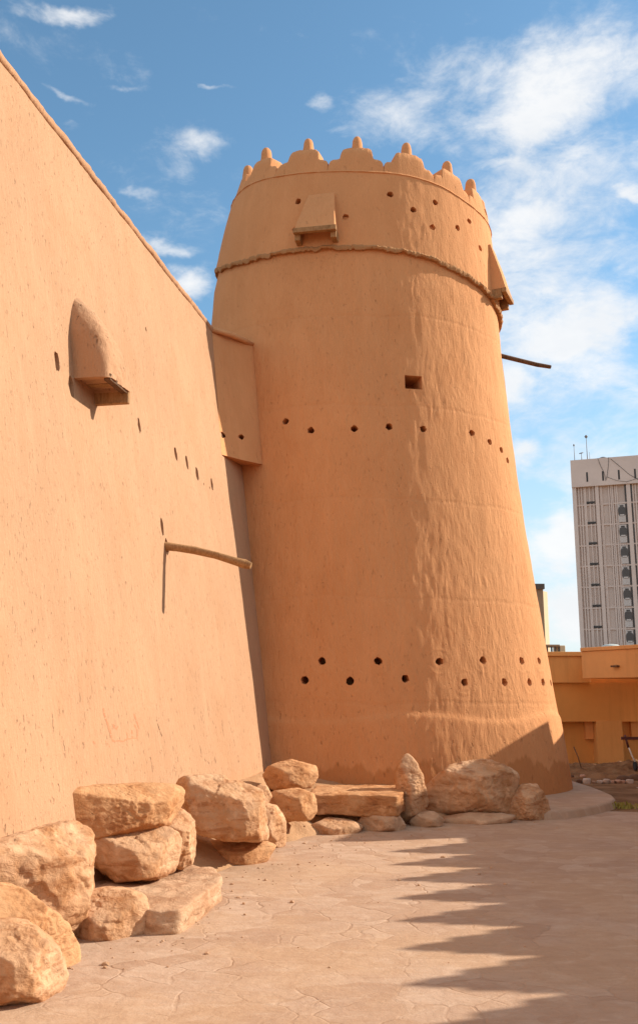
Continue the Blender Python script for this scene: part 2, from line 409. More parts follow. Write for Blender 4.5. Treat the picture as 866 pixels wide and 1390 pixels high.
ring_shell('string_course', np.linspace(-math.pi, math.pi, 900, endpoint=False), string_rows, M['crown'], tower, 1.0)

# ---- merlons with finials
mth = [-53, -26, -2.7, 20.2, 42.5, 62] + [62 + 245 / 11 * k for k in range(1, 11)]
mth = [rad(a) for a in mth]
prof = [(-.5, .13), (-.488, .19), (-.465, .235), (-.43, .262), (-.33, .285), (-.305, .295), (-.295, .36), (-.282, .43), (-.26, .475), (-.22, .50), (-.12, .515),
        (.12, .515), (.22, .50), (.26, .475), (.282, .43), (.295, .36), (.305, .30), (.33, .29), (.43, .265), (.465, .235), (.488, .19), (.5, .13)]
for i, a in enumerate(mth):
    pa = mth[i - 1] if i else mth[-1] - 2 * math.pi; na = mth[i + 1] if i < len(mth) - 1 else mth[0] + 2 * math.pi
    lo, hi = (pa + a) / 2, (na + a) / 2; rng = random.Random(i)
    us = np.interp(np.linspace(0, 1, 106), np.linspace(0, 1, len(prof)), [p[0] for p in prof])
    hp = np.interp(us, [p[0] for p in prof], [p[1] for p in prof]); ths = np.where(us < 0, a + (a - lo) * 2 * us, a + (hi - a) * 2 * us)
    ths = ths + (us > .49) * -.0015 + (us < -.49) * .0015
    tilt = rng.uniform(-.02, .02); hs = rng.uniform(.93, 1.05); hj = [h * hs * (1 + tilt * 2 * u) + .018 * rag(a + u * 3, 7, i) + .012 * rag(a + u * 6, 25, i) for h, u in zip(hp, us)]
    hmap = dict(zip(ths.tolist(), hj))
    def mer_rows(t):
        z = zring(grooP, t, .08) - .015; h = hmap[float(t)] + .015
        return [(.042, z), (.042, z + h * .25), (.04, z + h * .5), (.04, z + h * .75), (.03, z + h - .015), (.01, z + h), (-.24, z + h), (-.27, z + h - .02), (-.27, z)]
    mer = ring_shell('merlon', ths, mer_rows, M['crown'], tower, .8, closed=False, sharp=60)
    zt = zring(grooP, a, .08) + .515 * hs - .02; base = tpt(a, zt, -.09); nn = tnorm(a); tt_ = np.cross((0, 0, 1), nn)
    V = []; n = 18; sect = [(-.05, 1.1), (.0, 1.04), (.06, .98), (.11, .92), (.155, .84), (.19, .70), (.21, .5), (.22, .2)]
    for hz, k in sect:
        for j in range(n):
            t = 2 * math.pi * j / n; rj = .098 * k * (1 + .05 * rng.uniform(-1, 1) * (hz > 0))
            V.append(base + np.array([0, 0, hz * 1.32]) + tt_ * math.cos(t) * rj + nn * math.sin(t) * rj * 1.15)
    Fc = [(l * n + j, l * n + (j + 1) % n, (l + 1) * n + (j + 1) % n, (l + 1) * n + j) for l in range(len(sect) - 1) for j in range(n)]
    Fc += [tuple(range(n))[::-1], tuple((len(sect) - 1) * n + j for j in range(n))]
    mk('finial', V, Fc, M['crown'], mer)

# ---- machicolation boxes (drop boxes)
def dropbox(p_top, width_top, width_bot, height, prot_bot, parent, beams=True):
    t = th_of(p_top); n = tnorm(t); a = np.cross((0, 0, 1), n)
    if a[0] < 0: a = -a
    zt = p_top[2]; zb = zt - height
    rt = tpt(t, zt, .05); rb = tpt(t, zb, .05)
    nu, nv = 26, 30; V = []
    # front face + cheeks as one closed solid, subdivided
    def q(u, v):  # u -1..1 across front, v 0 top..1 bottom
        base = rt * (1 - v) + rb * v; w = width_top * (1 - v) + width_bot * v; pr = .03 + (prot_bot - .03) * v ** .9
        return base, w, pr
    cols = [(-1, -.15)] + [(-1, f) for f in np.linspace(.0, .92, 8)] + [(-.97, 1.0)] + [(u, 1.0) for u in np.linspace(-.9, .9, nu)] + [(.97, 1.0)] + [(1, f) for f in np.linspace(.92, .0, 8)] + [(1, -.15)]
    for v in np.linspace(0, 1, nv):
        base, w, pr = q(0, v)
        for u, f in cols: V.append(base + a * (u * w / 2) + n * (pr * f if f > 0 else f))
    P = np.array(V); d = fbm(P * np.array([7, 7, 4]), 4, 8) * .010 + fbm(P * 30, 2, 9) * .004
    P += n * d[:, None]
    nc = len(cols); idx = np.arange(nv * nc).reshape(nv, nc)
    Fc = gridfaces(idx, False) + [(idx[k + 1, 0], idx[k, 0], idx[k, -1], idx[k + 1, -1]) for k in range(nv - 1)] + [idx[0].tolist()[::-1], idx[-1].tolist()]
    o = mk('drop_box', P, [tuple(int(i) for i in f) for f in Fc], M['crown'], parent, smooth=True, sharp=50)
    # hollow underside
    c = MB(); c.obox(rb, a, n, (0, 0, 1), -width_bot / 2 + .09, -.0, -.3, width_bot / 2 - .09, prot_bot - .10, .10)
    cut(o, [(c.V, c.F)])
    b = MB(); b.obox(rb, a, n, (0, 0, 1), -width_bot / 2 - .015, prot_bot - .075, -.09, width_bot / 2 + .015, prot_bot + .012, -.002); b.build('wooden_beam', M['wood'], o, .008)
    for s in (-1, 1):
        b = MB(); x = s * (width_bot / 2 - .045); b.obox(rb, a, n, (0, 0, 1), x - .05, -.1, -.19, x + .05, prot_bot - .08, -.002); b.build('wooden_bracket', M['wood'], o, .008)
    return o
dropbox(thit(436, 264, .06), .46, .72, .80, .30, tower)
pb = thit(660, 326, .09); print('right box', pb)
dropbox(tpt(rad(73), 9.93, .06), .42, .62, .95, .24, tower)
# right spout
p0 = thit(674, 480); p0 = tpt(rad(80), 7.85, -.2); e = atY(747, 498, p0[1] + .1); s0 = atY(672, 481, p0[1] - .05)
mb = MB(); mb.tube([s0, s0 * .6 + e * .4 + np.array([0, 0, -.012]), s0 * .25 + e * .75 + np.array([0, 0, -.02]), e], [.045, .042, .04, .036], 10, .1, 3); mb.build('wooden_spout', M['wood_dark'], tower, smooth=True, sharp=50)

# ------------------------------------------------------------------ fort wall
WD = np.array([237 / 1274, 1, 0]); WD /= np.linalg.norm(WD)
P1 = thit(376, 1035); P1 = CAM + (P1 - CAM) * 1.022; PT = atY(288, 446, 14.4)
WN = np.cross(P1 - PT, WD); WN /= np.linalg.norm(WN)
if WN[0] < 0: WN = -WN
def whit(px, py, off=0):
    r = ray(px, py); return CAM + r * ((np.dot(WN, P1 - CAM) + off) / np.dot(WN, r))
ZTOP = PT[2]; print('wall top', ZTOP, [whit(*q)[2] for q in [(0, 65), (150, 265), (78, 491), (189, 578), (288, 657), (0, 1145)]], 'batter', math.degrees(math.asin(WN[2])))
WU = np.cross(WN, WD); WU /= np.linalg.norm(WU)
if WU[2] < 0: WU = -WU
def wpt(s, h, off=0):   # s metres along from P1, z height
    k = (h - P1[2]) / WU[2]; return P1 + WD * s + WU * k + WN * off
s_lo, s_hi = -19.0, 2.9
ns, nh = 700, 290
S, H = np.meshgrid(np.linspace(s_lo, s_hi, ns), np.linspace(-.3, ZTOP, nh))
K = (H - P1[2]) / WU[2]
P = P1 + S[..., None] * WD + K[..., None] * WU
P = P.reshape(-1, 3)
pit = np.clip(fbm(P * np.array([9, 9, 3.2]) + 40, 3, 77) - .38, 0, 1)
d = stroke_disp(P, .55) - .018 * pit
edge = (H.ravel() < ZTOP - .05); P += WN * (d * edge)[:, None]
inner = P1 + S[..., None] * WD + K[..., None] * WU - np.array([.9, -.15, 0]); 
idx = np.arange(ns * nh).reshape(nh, ns)
b0 = ns * nh; back = np.array([[s_lo, -.3], [s_hi, -.3], [s_hi, ZTOP], [s_lo, ZTOP]])
V = np.concatenate([P, [wpt(s, h) * 1.0 - np.array([.9, -.16, 0]) for s, h in back]])
Fc = gridfaces(idx, False)
Fc += [[b0 + 3, b0 + 2, b0 + 1, b0], idx[0].tolist()[::-1] + [b0, b0 + 1], idx[-1].tolist() + [b0 + 2, b0 + 3], idx[:, 0].tolist() + [b0 + 3, b0], idx[:, -1].tolist()[::-1] + [b0 + 1, b0 + 2]]
wall = mk('fort_wall', V, Fc, M['wall'], origin=(P1[0], P1[1], 0))
tag(wall, 'high sloping sunlit mud-plastered fort wall with a coping and small drop box', 'wall')
cuts = []
for x, y, r, sq in [(78, 491, .05, 2.0), (189, 578, .045, 2.1), (239, 616, .06, 1.7), (254, 628, .06, 1.7), (268, 643, .06, 1.7), (288, 657, .055, 1.7), (221, 716, .05, 2.2), (227, 742, .07, 1.4),
                    (98, 526, .06, 1.8), (285, 662, .02, 1), (277, 657, .018, 1.3), (198, 447, .02, 1.5)]:
    cuts.append(cyl(whit(x, y), WN * np.array([1, 1, 0]) + np.array([0, 0, .1]), r, .3, .1, 12, sq))
cut(wall, cuts)
# coping: rounded rim with a crease under it
V = []; S1 = np.linspace(s_lo, 1.55, 520); secs = [(.0, -.075), (.022, -.068), (.032, -.04), (.03, .0), (.012, .025), (-.06, .035), (-.85, .02), (-.85, -.03)]
for dn, dz in secs:
    base = np.array([wpt(s, ZTOP) for s in S1]); V.append(base + WN * np.array([1, 1, 0]) * dn + np.array([0, 0, dz]))
P = np.concatenate(V); d = fbm(P * 3, 4, 61) * .016 + fbm(P * 16, 2, 62) * .012; P += WN * d[:, None]; P[:, 2] += fbm(P * 2.1, 3, 66) * .025
idx = np.arange(len(P)).reshape(len(secs), -1); idx = np.concatenate([idx, idx[:1]]); Fc = gridfaces(idx, False) + [idx[:-1, 0].tolist(), idx[:-1, -1].tolist()[::-1]]
mk('coping', P, Fc, M['wall'], wall, smooth=True, sharp=60)
# bulging drop box on the wall
def wall_drop_box():
    pc = whit(113, 411); pb_l = whit(103, 545)
    s_c = np.dot(pc - P1, WD); zt = pc[2]; zb = whit(128, 562)[2] + .25; H_ = zt - zb
    hd = np.array([WN[0], WN[1], 0]); hd /= np.linalg.norm(hd)
    sl = np.dot(whit(104, 545) - P1, WD); wb = .56
    nu, nv = 40, 44; V = []
    for v in np.linspace(0, 1, nv):
        w = wb * (.26 + .74 * min(1, (v * 2.1) ** .55)) ; pr = .06 + .36 * (1 - (1 - min(1, v * 1.05)) ** 2.5)
        sc_ = sl + wb / 2 + .04 * (1 - v); zz_ = zt - H_ * v
        for u in np.linspace(-1, 1, nu):
            # superellipse section: boxy low, round high
            e_ = 2.0 + 5.0 * v; t = (u + 1) / 2 * math.pi; cx_ = -math.cos(t); sy = math.sin(t)
            k = (abs(cx_) ** e_ + abs(sy) ** e_) ** (-1 / e_)
            V.append(wpt(sc_ + cx_ * k * w / 2, zz_, -.04) + hd * (sy * k * pr))
    P = np.array(V); hn = fbm(P * 6, 4, 91) * .026 + fbm(P * 20, 3, 92) * .016
    P += hd * hn[:, None]
    idx = np.arange(nu * nv).reshape(nv, nu)
    Fc = gridfaces(idx, False) + [idx[0].tolist()[::-1], idx[-1].tolist()] + [(idx[k + 1, 0], idx[k, 0], idx[k, -1], idx[k + 1, -1]) for k in range(nv - 1)]
    o = mk('drop_box', P, [tuple(int(i) for i in f) for f in Fc], M['wall'], wall, smooth=True, sharp=55)
    sc_ = sl + wb / 2; b0 = wpt(sc_, zb)
    c = MB(); c.obox(b0, WD, hd, (0, 0, 1), -wb / 2 + .07, .0, -.3, wb / 2 - .09, .28, .03); cut(o, [(c.V, c.F)])
    b = MB(); b.obox(b0, WD, hd, (0, 0, 1), wb / 2 - .08, -.05, -.13, wb / 2 - .02, .37, .01); b.build('wooden_beam', M['wood'], o, .01)
    b = MB(); b.obox(b0, WD, hd, (0, 0, 1), .02, .0, .02, .11, .36, .04); b.build('wooden_beam', M['wood'], o, .006)
    b = MB(); b.obox(b0, WD, hd, (0, 0, 1), -wb / 2 + .05, .29, -.03, wb / 2 - .085, .36, .04); b.build('wooden_beam', M['wood_dark'], o, .006)
wall_drop_box()
# wooden spout and its real shadow
B0 = whit(223, 741, -.02); Stip = whit(222, 832)
best = None
for Y in np.arange(Stip[1] - 1, Stip[1] + 2, .02):
    T_ = atY(341, 768, Y); s_ = T_ - Stip; az = math.degrees(math.atan2(s_[0], s_[1]))
    if best is None or abs(az - SUN_AZ) < best[0]: best = (abs(az - SUN_AZ), T_, math.degrees(math.asin(s_[2] / np.linalg.norm(s_))))
print('spout el', best)
T_ = best[1]; mb = MB(); f_ = lambda k, dz: B0 * (1 - k) + T_ * k + np.array([0, 0, dz])
mb.tube([f_(0, 0), f_(.15, .012), f_(.35, .03), f_(.6, .03), f_(.8, .012), f_(.93, .004), f_(1, 0)], [.05, .046, .045, .044, .046, .05, .04], 12, .1, 9)
mb.build('wooden_spout', M['wood'], wall, smooth=True, sharp=50)
# faint red paint strokes
gm = simple('faint_red_paint', (.50, .205, .10), .92, .08, 20)
g = MB(); bpy.context.view_layer.update()
from mathutils.bvhtree import BVHTree
bv = BVHTree.FromObject(wall, bpy.context.evaluated_depsgraph_get()); wo = wloc(wall)
def onwall(x, y):
    d = Vector(ray(x, y)); h = bv.ray_cast(Vector(CAM) - wo, d.normalized()); return np.array(h[0] + wo) if h[0] else whit(x, y)
def strokep(pts, w, seed):
    rng = random.Random(seed); q = []
    for (x0, y0), (x1, y1) in zip(pts[:-1], pts[1:]):
        for k in range(6): q.append((x0 + (x1 - x0) * k / 6, y0 + (y1 - y0) * k / 6))
    q.append(pts[-1]); n = len(q); rows = []
    for i, (x, y) in enumerate(q):
        a = q[max(i - 1, 0)]; b = q[min(i + 1, n - 1)]; tx, ty = b[0] - a[0], b[1] - a[1]; l = math.hypot(tx, ty) or 1
        ww = w * rng.uniform(.35, 1.1) * (.4 if i in (0, n - 1) else 1)
        rows.append([onwall(110 + (x + sg * ty / l * ww) / 6.66, 940 + (y - sg * tx / l * ww) / 6.66) + WN * .002 for sg in (-1, 1)])
    for i in range(n - 1):
        if rng.random() > .12: g.add([rows[i][0], rows[i][1], rows[i + 1][1], rows[i + 1][0]], [(0, 1, 2, 3)])
for k_, (pts, w) in enumerate([([(205, 140), (210, 190), (235, 260), (262, 340), (280, 410), (298, 445)], 9), ([(290, 270), (300, 315), (325, 330), (335, 305)], 9), ([(300, 440), (345, 436), (390, 440), (425, 415), (418, 360)], 7),
               ([(425, 420), (470, 415), (462, 340)], 7), ([(470, 415), (515, 410), (508, 330), (483, 290)], 7), ([(482, 190), (495, 238), (515, 290), (530, 330)], 6), ([(113, 440), (128, 465)], 9), ([(225, 440), (265, 495)], 5)]):
    strokep(pts, w, k_)
g.build('graffiti', gm, wall)
g = MB(); strokep([(683, 243), (700, 300), (715, 350), (738, 405)], 3, 30); g.build('scratch', simple('dark_scratch', (.16, .08, .04), .9), wall)
# corner block bridging wall and tower
A_ = whit(288, 447, .0); B_ = whit(301, 617, .0); C_ = thit(356, 629, -.02); D_ = thit(344, 467, -.03)
nu, nv = 30, 50; V = []
for v in np.linspace(0, 1, nv):
    L_ = A_ * (1 - v) + B_ * v; R_ = D_ * (1 - v) + C_ * v
    for u in np.linspace(0, 1, nu):
        ch = L_ * (1 - u) + R_ * u + np.array([.2, -1, 0]) * (-.04 * math.sin(math.pi * u)); w_ = float(np.clip((u - .25) / .75, 0, 1)); w_ = w_ * w_ * (3 - 2 * w_); q_ = tpt(th_of(ch), ch[2], -.012 + .07 * (1 - u) ** 2 + .03 * v * v * (1 - u) ** 2); V.append(ch * (1 - w_) + q_ * w_)
P = np.array(V); P[:, 1] -= stroke_disp(P, .6); nfr = len(P)
bk = P + np.array([-.05, .85, .10]); bk[:, 0] -= np.tile(np.linspace(.25, 0, nu), nv)
P = np.concatenate([P, bk]); idx = np.arange(nfr).reshape(nv, nu); id2 = idx + nfr
Fc = gridfaces(idx, False) + [f[::-1] for f in gridfaces(id2, False)]
for k in range(nu - 1): Fc += [(idx[0, k], idx[0, k + 1], id2[0, k + 1], id2[0, k]), (idx[-1, k + 1], idx[-1, k], id2[-1, k], id2[-1, k + 1])]
for k in range(nv - 1): Fc += [(idx[k + 1, 0], idx[k, 0], id2[k, 0], id2[k + 1, 0]), (idx[k, -1], idx[k + 1, -1], id2[k + 1, -1], id2[k, -1])]
blk = mk('corner_block', P, [tuple(int(i) for i in f) for f in Fc], M['crown'], wall, smooth=True, sharp=50)
cuts = []
for x, y in [(302, 598), (327, 594)]:
    r = ray(x, y); u = (x - 299) / 55; v = (y - 450) / 175; p = (A_ * (1 - v) + B_ * v) * (1 - u) + (D_ * (1 - v) + C_ * v) * u
    cuts.append(cyl(p, np.array([.1, -1, .0]), .05, .4, .3))
cut(blk, cuts)
lipP = [A_ + np.array([0, -.03, .0]), A_ * .6 + D_ * .4 + np.array([.02, -.08, .0]), A_ * .25 + D_ * .75 + np.array([.01, -.07, 0]), D_ + np.array([.0, -.02, 0])]
mb = MB(); mb.tube([np.array(p) + np.array([0, 0, -.02]) for p in lipP], [.045, .05, .045, .03], 10, .25, 4); mb.build('ledge', M['block'], blk, smooth=True)

# ------------------------------------------------------------------ ground
def sheet(name, pts, z, mat, kind='structure'):
    o = mk(name, [(x, y, z) for x, y in pts], [tuple(range(len(pts)))], mat, origin=(0, 0, z), smooth=False); o['kind'] = kind; return o
sheet('ground', [(-1500, -1500), (1500, -1500), (1500, 3000), (-1500, 3000)], -.008, M['dirt_dark'])
NP = 60
pv = [(-6, -8), (9, -8), (9.2, 14.0)] + [(9.2 - 15.2 * k / 30, 14.0 + .12 * math.sin(k * 1.3)) for k in range(1, 31)]
sheet('paving', pv, 0, M['pave'])
# dirt bank at the foot of wall and tower
X, Y = np.meshgrid(np.linspace(-4.2, 4.6, 230), np.linspace(2.0, 17.5, 400))
WH = np.array([WN[0], WN[1]]); WH /= np.linalg.norm(WH)
dw = (X - P1[0]) * WH[0] + (Y - P1[1]) * WH[1]
R0 = TR(.3); rho = np.hypot((X - TC[0]) / R0, (Y - TC[1]) / (R0 * QR)); dt = (rho - 1) * R0 * (.8)
tha = np.arctan2((X - TC[0]) / R0, -(Y - TC[1]) / (R0 * QR))
ss = lambda x: np.clip(x, 0, 1) ** 2 * (3 - 2 * np.clip(x, 0, 1))
Pn = np.stack([X.ravel(), Y.ravel(), 0 * X.ravel()], -1)
nlo = fbm(Pn * 1.1, 4, 51).reshape(X.shape); nhi = fbm(Pn * 6, 4, 52).reshape(X.shape)
hmax = np.interp(Y, [6, 8.4, 9.3, 10, 11.3, 12.2], [.02, .10, .32, .36, .36, .58]); wid = np.interp(Y, [6, 8.6, 10, 12], [.35, .6, .8, 1.15])
hw = hmax * ss(1 - (dw - .05) / (wid * (1 + .25 * nlo))) ** .9
htop = np.interp(np.degrees(tha), [-60, -25, -5, 12, 30, 45], [.7, .62, .40, .34, .10, -.05])
ht = htop * ss(1 - (dt - .25) / (1.35 + .3 * nlo)) ** .8
Z = np.maximum(hw, ht) + .05 * nlo * (np.maximum(hw, ht) > .03) + .02 * nhi * np.clip(np.maximum(hw, ht) * 6, 0, 1) - .022
Z = np.clip(Z, -.03, None)
P = np.stack([X, Y, Z], -1).reshape(-1, 3); idx = np.arange(len(P)).reshape(X.shape)
ZB = Z.copy()
bank = mk('dirt_bank', P, gridfaces(idx, False), M['dirt'], origin=(0, 8, -.03)); bank['kind'] = 'structure'
# raised apron beside the tower foot
ap = [(738, 1113), (755, 1112.5), (772, 1111.5), (790, 1109), (808, 1105.5), (824, 1101.5), (834, 1097.5), (838, 1093.5), (834, 1089), (822, 1083.5), (806, 1077), (790, 1071.5), (772, 1066), (735, 1066), (715, 1085)]
ab = [atZ(x, y, .0) for x, y in ap]; n = len(ab)
top = [np.array([p[0], p[1], .11]) + (np.array([TC[0] + 2.2, TC[1] - .6, .11]) - np.array([p[0], p[1], .11])) * .02 for p in ab]
bot = [np.array([p[0], p[1], -.02]) for p in ab]
o = mk('pavement', bot + top, [tuple(range(n, 2 * n))] + [(i, (i + 1) % n, n + (i + 1) % n, n + i) for i in range(n)], M['pave'], smooth=False); o['kind'] = 'structure'
m_ = o.modifiers.new('bevel', 'BEVEL'); m_.width = .03; m_.segments = 3

# ------------------------------------------------------------------ boulders
ICO = {}
def ico(n):
    if n not in ICO:
        bm = bmesh.new(); bmesh.ops.create_icosphere(bm, subdivisions=n, radius=1); bm.verts.ensure_lookup_table()
        ICO[n] = (np.array([v.co[:] for v in bm.verts]), [tuple(v.index for v in f.verts) for f in bm.faces]); bm.free()
    return ICO[n]
def rock_from_planes(name, cen, planes, seed, mat, sub=6, p=16, rough=1.0):
    rough *= .5
    D_, Fc = ico(sub); acc = np.zeros(len(D_)); size = np.median([pl[1] for pl in planes])
    for nrm, dist in planes:
        nrm = np.array(nrm, float); nrm /= np.linalg.norm(nrm); acc += np.clip(D_ @ nrm / max(dist, .02), 0, None) ** p
    r = acc ** (-1 / p); P = D_ * r[:, None]; rg = np.random.RandomState(seed + 5)
    for _ in range(26 if sub > 4 else 0):     # knock flat chips off the lump
        nv = rg.normal(size=3); nv /= np.linalg.norm(nv); sup = (P @ nv).max()
        acc += np.clip(D_ @ nv / (sup * rg.uniform(.88, .99)), 0, None) ** p
    r = acc ** (-1 / p); P = D_ * r[:, None]
    sz = np.ptp(P, 0).min(); k = seed * 3.7
    n1 = fbm(P * (1.3 / sz) + k, 3, seed); n2 = fbm(P * (6 / sz) + k, 5, seed + 50, .62)
    rid = np.abs(fbm(P * np.array([3.0, 3.0, 5.5]) / sz + k, 4, seed + 90)); lay = fbm(P * np.array([.8, .8, 9]) / sz + k, 3, seed + 30)
    crk = np.clip(.07 - np.abs(fbm(P * np.array([1.8, 1.8, 3.0]) / sz + k + 9, 3, seed + 70)), 0, 1)
    spall = np.clip((fbm(P * 2.4 / sz - k, 3, seed + 7) - .12) * 9, 0, 1)
    disp = rough * sz * (.045 * n1 + .05 * n2 - .06 * rid - .05 * spall + .03 * lay - .45 * crk + .03 * fbm(P * 17 / sz, 4, seed + 3, .65))
    P = P + D_ * disp[:, None] + np.array(cen)
    return mk(name, P, Fc, mat, smooth=True)
def boulder(poly, base_y, zb, thick, seed, mat='rock', sub=6, p=60, rough=1.0, Y=None, anchor=None, grow=1.13):
    """outline seen in the photo, put on an upright plane at its real distance; anchor = (px, Y, yaw) turns that plane"""
    xs = [q[0] for q in poly]; ys = [q[1] for q in poly]; mx, my = (min(xs) + max(xs)) / 2, (min(ys) + max(ys)) / 2
    poly = [(mx + (x - mx) * grow, my + (y - my) * grow) for x, y in poly]
    if anchor: apx, aY, yaw = anchor
    else:
        apx, yaw = mx, 0; aY = (Y if Y else atZ(min(max(mx, 0), 866), base_y, zb)[1]) + (0 if Y else thick * .35)
    ax = np.array([math.cos(rad(yaw)), math.sin(rad(yaw)), 0]); fr = np.array([ax[1], -ax[0], 0]); up = np.array([0, 0, 1.0])
    A0 = atY(apx, 1100, aY)
    W = []
    for x, y in poly:
        r = ray(x, y); t = np.dot(A0 - CAM, fr) / np.dot(r, fr); W.append(CAM + r * t)
    W = np.array(W); rng = random.Random(seed); cen = W.mean(0); planes = []
    U = (W - cen) @ ax; Vv = W[:, 2] - cen[2]; n = len(W)
    area = sum(U[i] * Vv[(i + 1) % n] - U[(i + 1) % n] * Vv[i] for i in range(n))
    for i in range(n):
        k = (i + 1) % n; du, dv = U[k] - U[i], Vv[k] - Vv[i]; nu_, nv_ = (dv, -du) if area > 0 else (-dv, du); l = math.hypot(nu_, nv_)
        nv = ax * nu_ / l + up * nv_ / l + fr * rng.uniform(-.2, .1); nv /= np.linalg.norm(nv); planes.append((nv, max(.03, float(np.dot(nv, W[i] - cen)))))
    h = thick / 2
    planes += [(-fr, h), (fr, h * .92)]
    # broken front: faces running from the outline to an off-centre ridge
    x0 = rng.uniform(-.25, .35) * (U.max() - U.min()) / 2 + (U.max() + U.min()) / 2; z0 = rng.uniform(-.1, .5) * (Vv.max() - Vv.min()) / 2
    def face(lat, e, r0, dep, back):    # plane through (edge e at depth -back) and (ridge r0 at depth dep)
        da, db = r0 - e, dep + back; nv = lat * -db * np.sign(da) + fr * abs(da); nv = nv / np.linalg.norm(nv); return nv, max(.03, float(np.dot(nv, lat * r0 + fr * dep)))
    planes += [face(ax, U.max(), x0, h * 1.06, .15 * h), face(ax, U.min(), x0, h * 1.06, .05 * h), face(up, Vv.max(), z0, h * 1.1, .25 * h), face(up, Vv.min(), z0 - .3 * (Vv.max() - Vv.min()), h * .98, -.3 * h)]
    return rock_from_planes('boulder', cen, planes, seed, M[mat], sub, p, rough)
def slab(top_px, zt, zb, seed, mat='rock', sub=6, p=26, rough=.7):
    T = np.array([atZ(x, y, zt) for x, y in top_px]); cen = T.mean(0); cen[2] = (zt + zb) / 2; planes = [((0, 0, 1), (zt - zb) / 2), ((0, 0, -1), (zt - zb) / 2)]
    area = sum(T[i][0] * T[(i + 1) % len(T)][1] - T[(i + 1) % len(T)][0] * T[i][1] for i in range(len(T)))
    for i in range(len(T)):
        a, b = T[i], T[(i + 1) % len(T)]; t = b - a; nrm = np.array([t[1], -t[0], 0]) * (1 if area > 0 else -1); nrm /= np.linalg.norm(nrm)
        planes.append((nrm, max(.04, float(np.dot(nrm, a - cen)))))
    # slabs are anisotropic: work in a stretched space so the radial form keeps flat top
    return rock_flat('stone_slab', cen, planes, seed, M[mat], sub, p, rough)
def rock_flat(name, cen, planes, seed, mat, sub, p, rough):
    hz = planes[0][1]; hx = np.median([d for _, d in planes[2:]]); k = hx / hz
    D_, Fc = ico(sub); acc = np.zeros(len(D_))
    for nrm, dist in planes:
        nrm = np.array(nrm, float); nn = np.array([nrm[0], nrm[1], nrm[2] / k]); dist = dist / np.linalg.norm(nn); nn /= np.linalg.norm(nn)
        acc += np.clip(D_ @ nn / dist, 0, None) ** p
    r = acc ** (-1 / p); P = D_ * r[:, None]; P[:, 2] /= k
    n1 = fbm(P * 2.2 + seed, 4, seed); n2 = fbm(P * 8 + seed, 4, seed + 5, .6); chip = np.clip(fbm(P * np.array([4, 4, 9]) - seed, 3, seed + 9) - .2, 0, 1)
    g = D_.copy(); g[:, 2] *= 1.2; side = 1 - np.abs(D_[:, 2])
    P[:, :2] += D_[:, :2] * (rough * (.10 * n1 + .04 * n2 - .12 * chip) * side)[:, None]; P[:, 2] += rough * hz * (.35 * n1 + .22 * n2 - .35 * chip) * np.sign(D_[:, 2])
    return mk(name, P + np.array(cen), Fc, mat, smooth=True)
GR = 'stones heaped along the foot of the fort'
def R_(o, label, cat='boulder'): tag(o, label, cat, GR); return o
R_(boulder([(-70, 1165), (0, 1147), (60, 1122), (92, 1116), (112, 1133), (126, 1165), (122, 1200), (104, 1240), (92, 1275), (-70, 1300)], 1250, .0, .75, 1, 'rock', anchor=(112, 7.2, 62)), 'largest pale boulder at the left edge leaning against the wall foot')
R_(boulder([(-70, 1210), (35, 1215), (62, 1236), (104, 1280), (108, 1310), (84, 1325), (-70, 1325)], 1325, .0, .45, 2, 'rock_b', anchor=(60, 6.15, 40)), 'long wedge-shaped orange rock sloping down in front of the largest boulder')
R_(boulder([(-70, 1262), (0, 1257), (45, 1264), (76, 1288), (88, 1330), (80, 1352), (-70, 1362)], 1358, .0, .55, 3, 'rock', anchor=(60, 5.7, 20)), 'rounded rock in the lower left corner, nearest of the stones')
R_(boulder([(83, 1252), (93, 1230), (122, 1212), (165, 1211), (190, 1218), (204, 1255), (196, 1271), (165, 1277), (100, 1276), (86, 1264)], 1276, .0, .55, 4, 'rock'), 'low squat boulder on the paving in front of the broad flat slab')
R_(slab([(112, 1206), (150, 1180), (230, 1172), (285, 1176), (304, 1192), (247, 1234), (203, 1235), (150, 1222)], .17, -.04, 5, 'rock_c'), 'broad low flat slab with a clean pale front edge, under the stacked pair', 'stone slab')
R_(boulder([(97, 1085), (101, 1074), (130, 1070), (215, 1066), (246, 1069), (254, 1084), (250, 1097), (225, 1116), (180, 1126), (125, 1134), (106, 1130), (98, 1112)], 1130, .48, .6, 6, 'rock_b', anchor=(100, 7.75, 42)), 'flat-topped long block resting on top of another boulder')
R_(boulder([(120, 1148), (130, 1130), (185, 1119), (240, 1128), (250, 1160), (236, 1180), (190, 1190), (150, 1187), (130, 1172)], 1190, .15, .65, 7, 'rock', anchor=(125, 7.85, 28)), 'broad boulder carrying the flat-topped long block')
R_(boulder([(200, 1115), (238, 1103), (253, 1103), (267, 1140), (264, 1166), (244, 1176), (210, 1165)], 1176, .2, .55, 8, 'rock', anchor=(205, 8.35, 45)), 'upright pale rock between the stacked pair and the big leaning boulder')
R_(boulder([(251, 1085), (256, 1062), (270, 1055), (300, 1054), (332, 1067), (353, 1095), (367, 1128), (366, 1146), (352, 1146), (300, 1135), (270, 1134), (256, 1112)], 1146, .12, .75, 9, 'rock', anchor=(252, 9.35, 35)), 'big leaning boulder with a shaded left face and pointed lower right corner')
R_(boulder([(270, 1158), (284, 1143), (340, 1141), (374, 1149), (362, 1166), (352, 1174), (300, 1173), (275, 1167)], 1174, .0, .5, 10, 'rock_b', sub=5), 'low rough stone lying under the tip of the big leaning boulder')
R_(boulder([(340, 1100), (352, 1091), (372, 1096), (386, 1118), (386, 1138), (366, 1142), (350, 1126)], 1140, .12, .45, 11, 'rock', sub=5), 'medium rock tucked against the right side of the big leaning boulder')
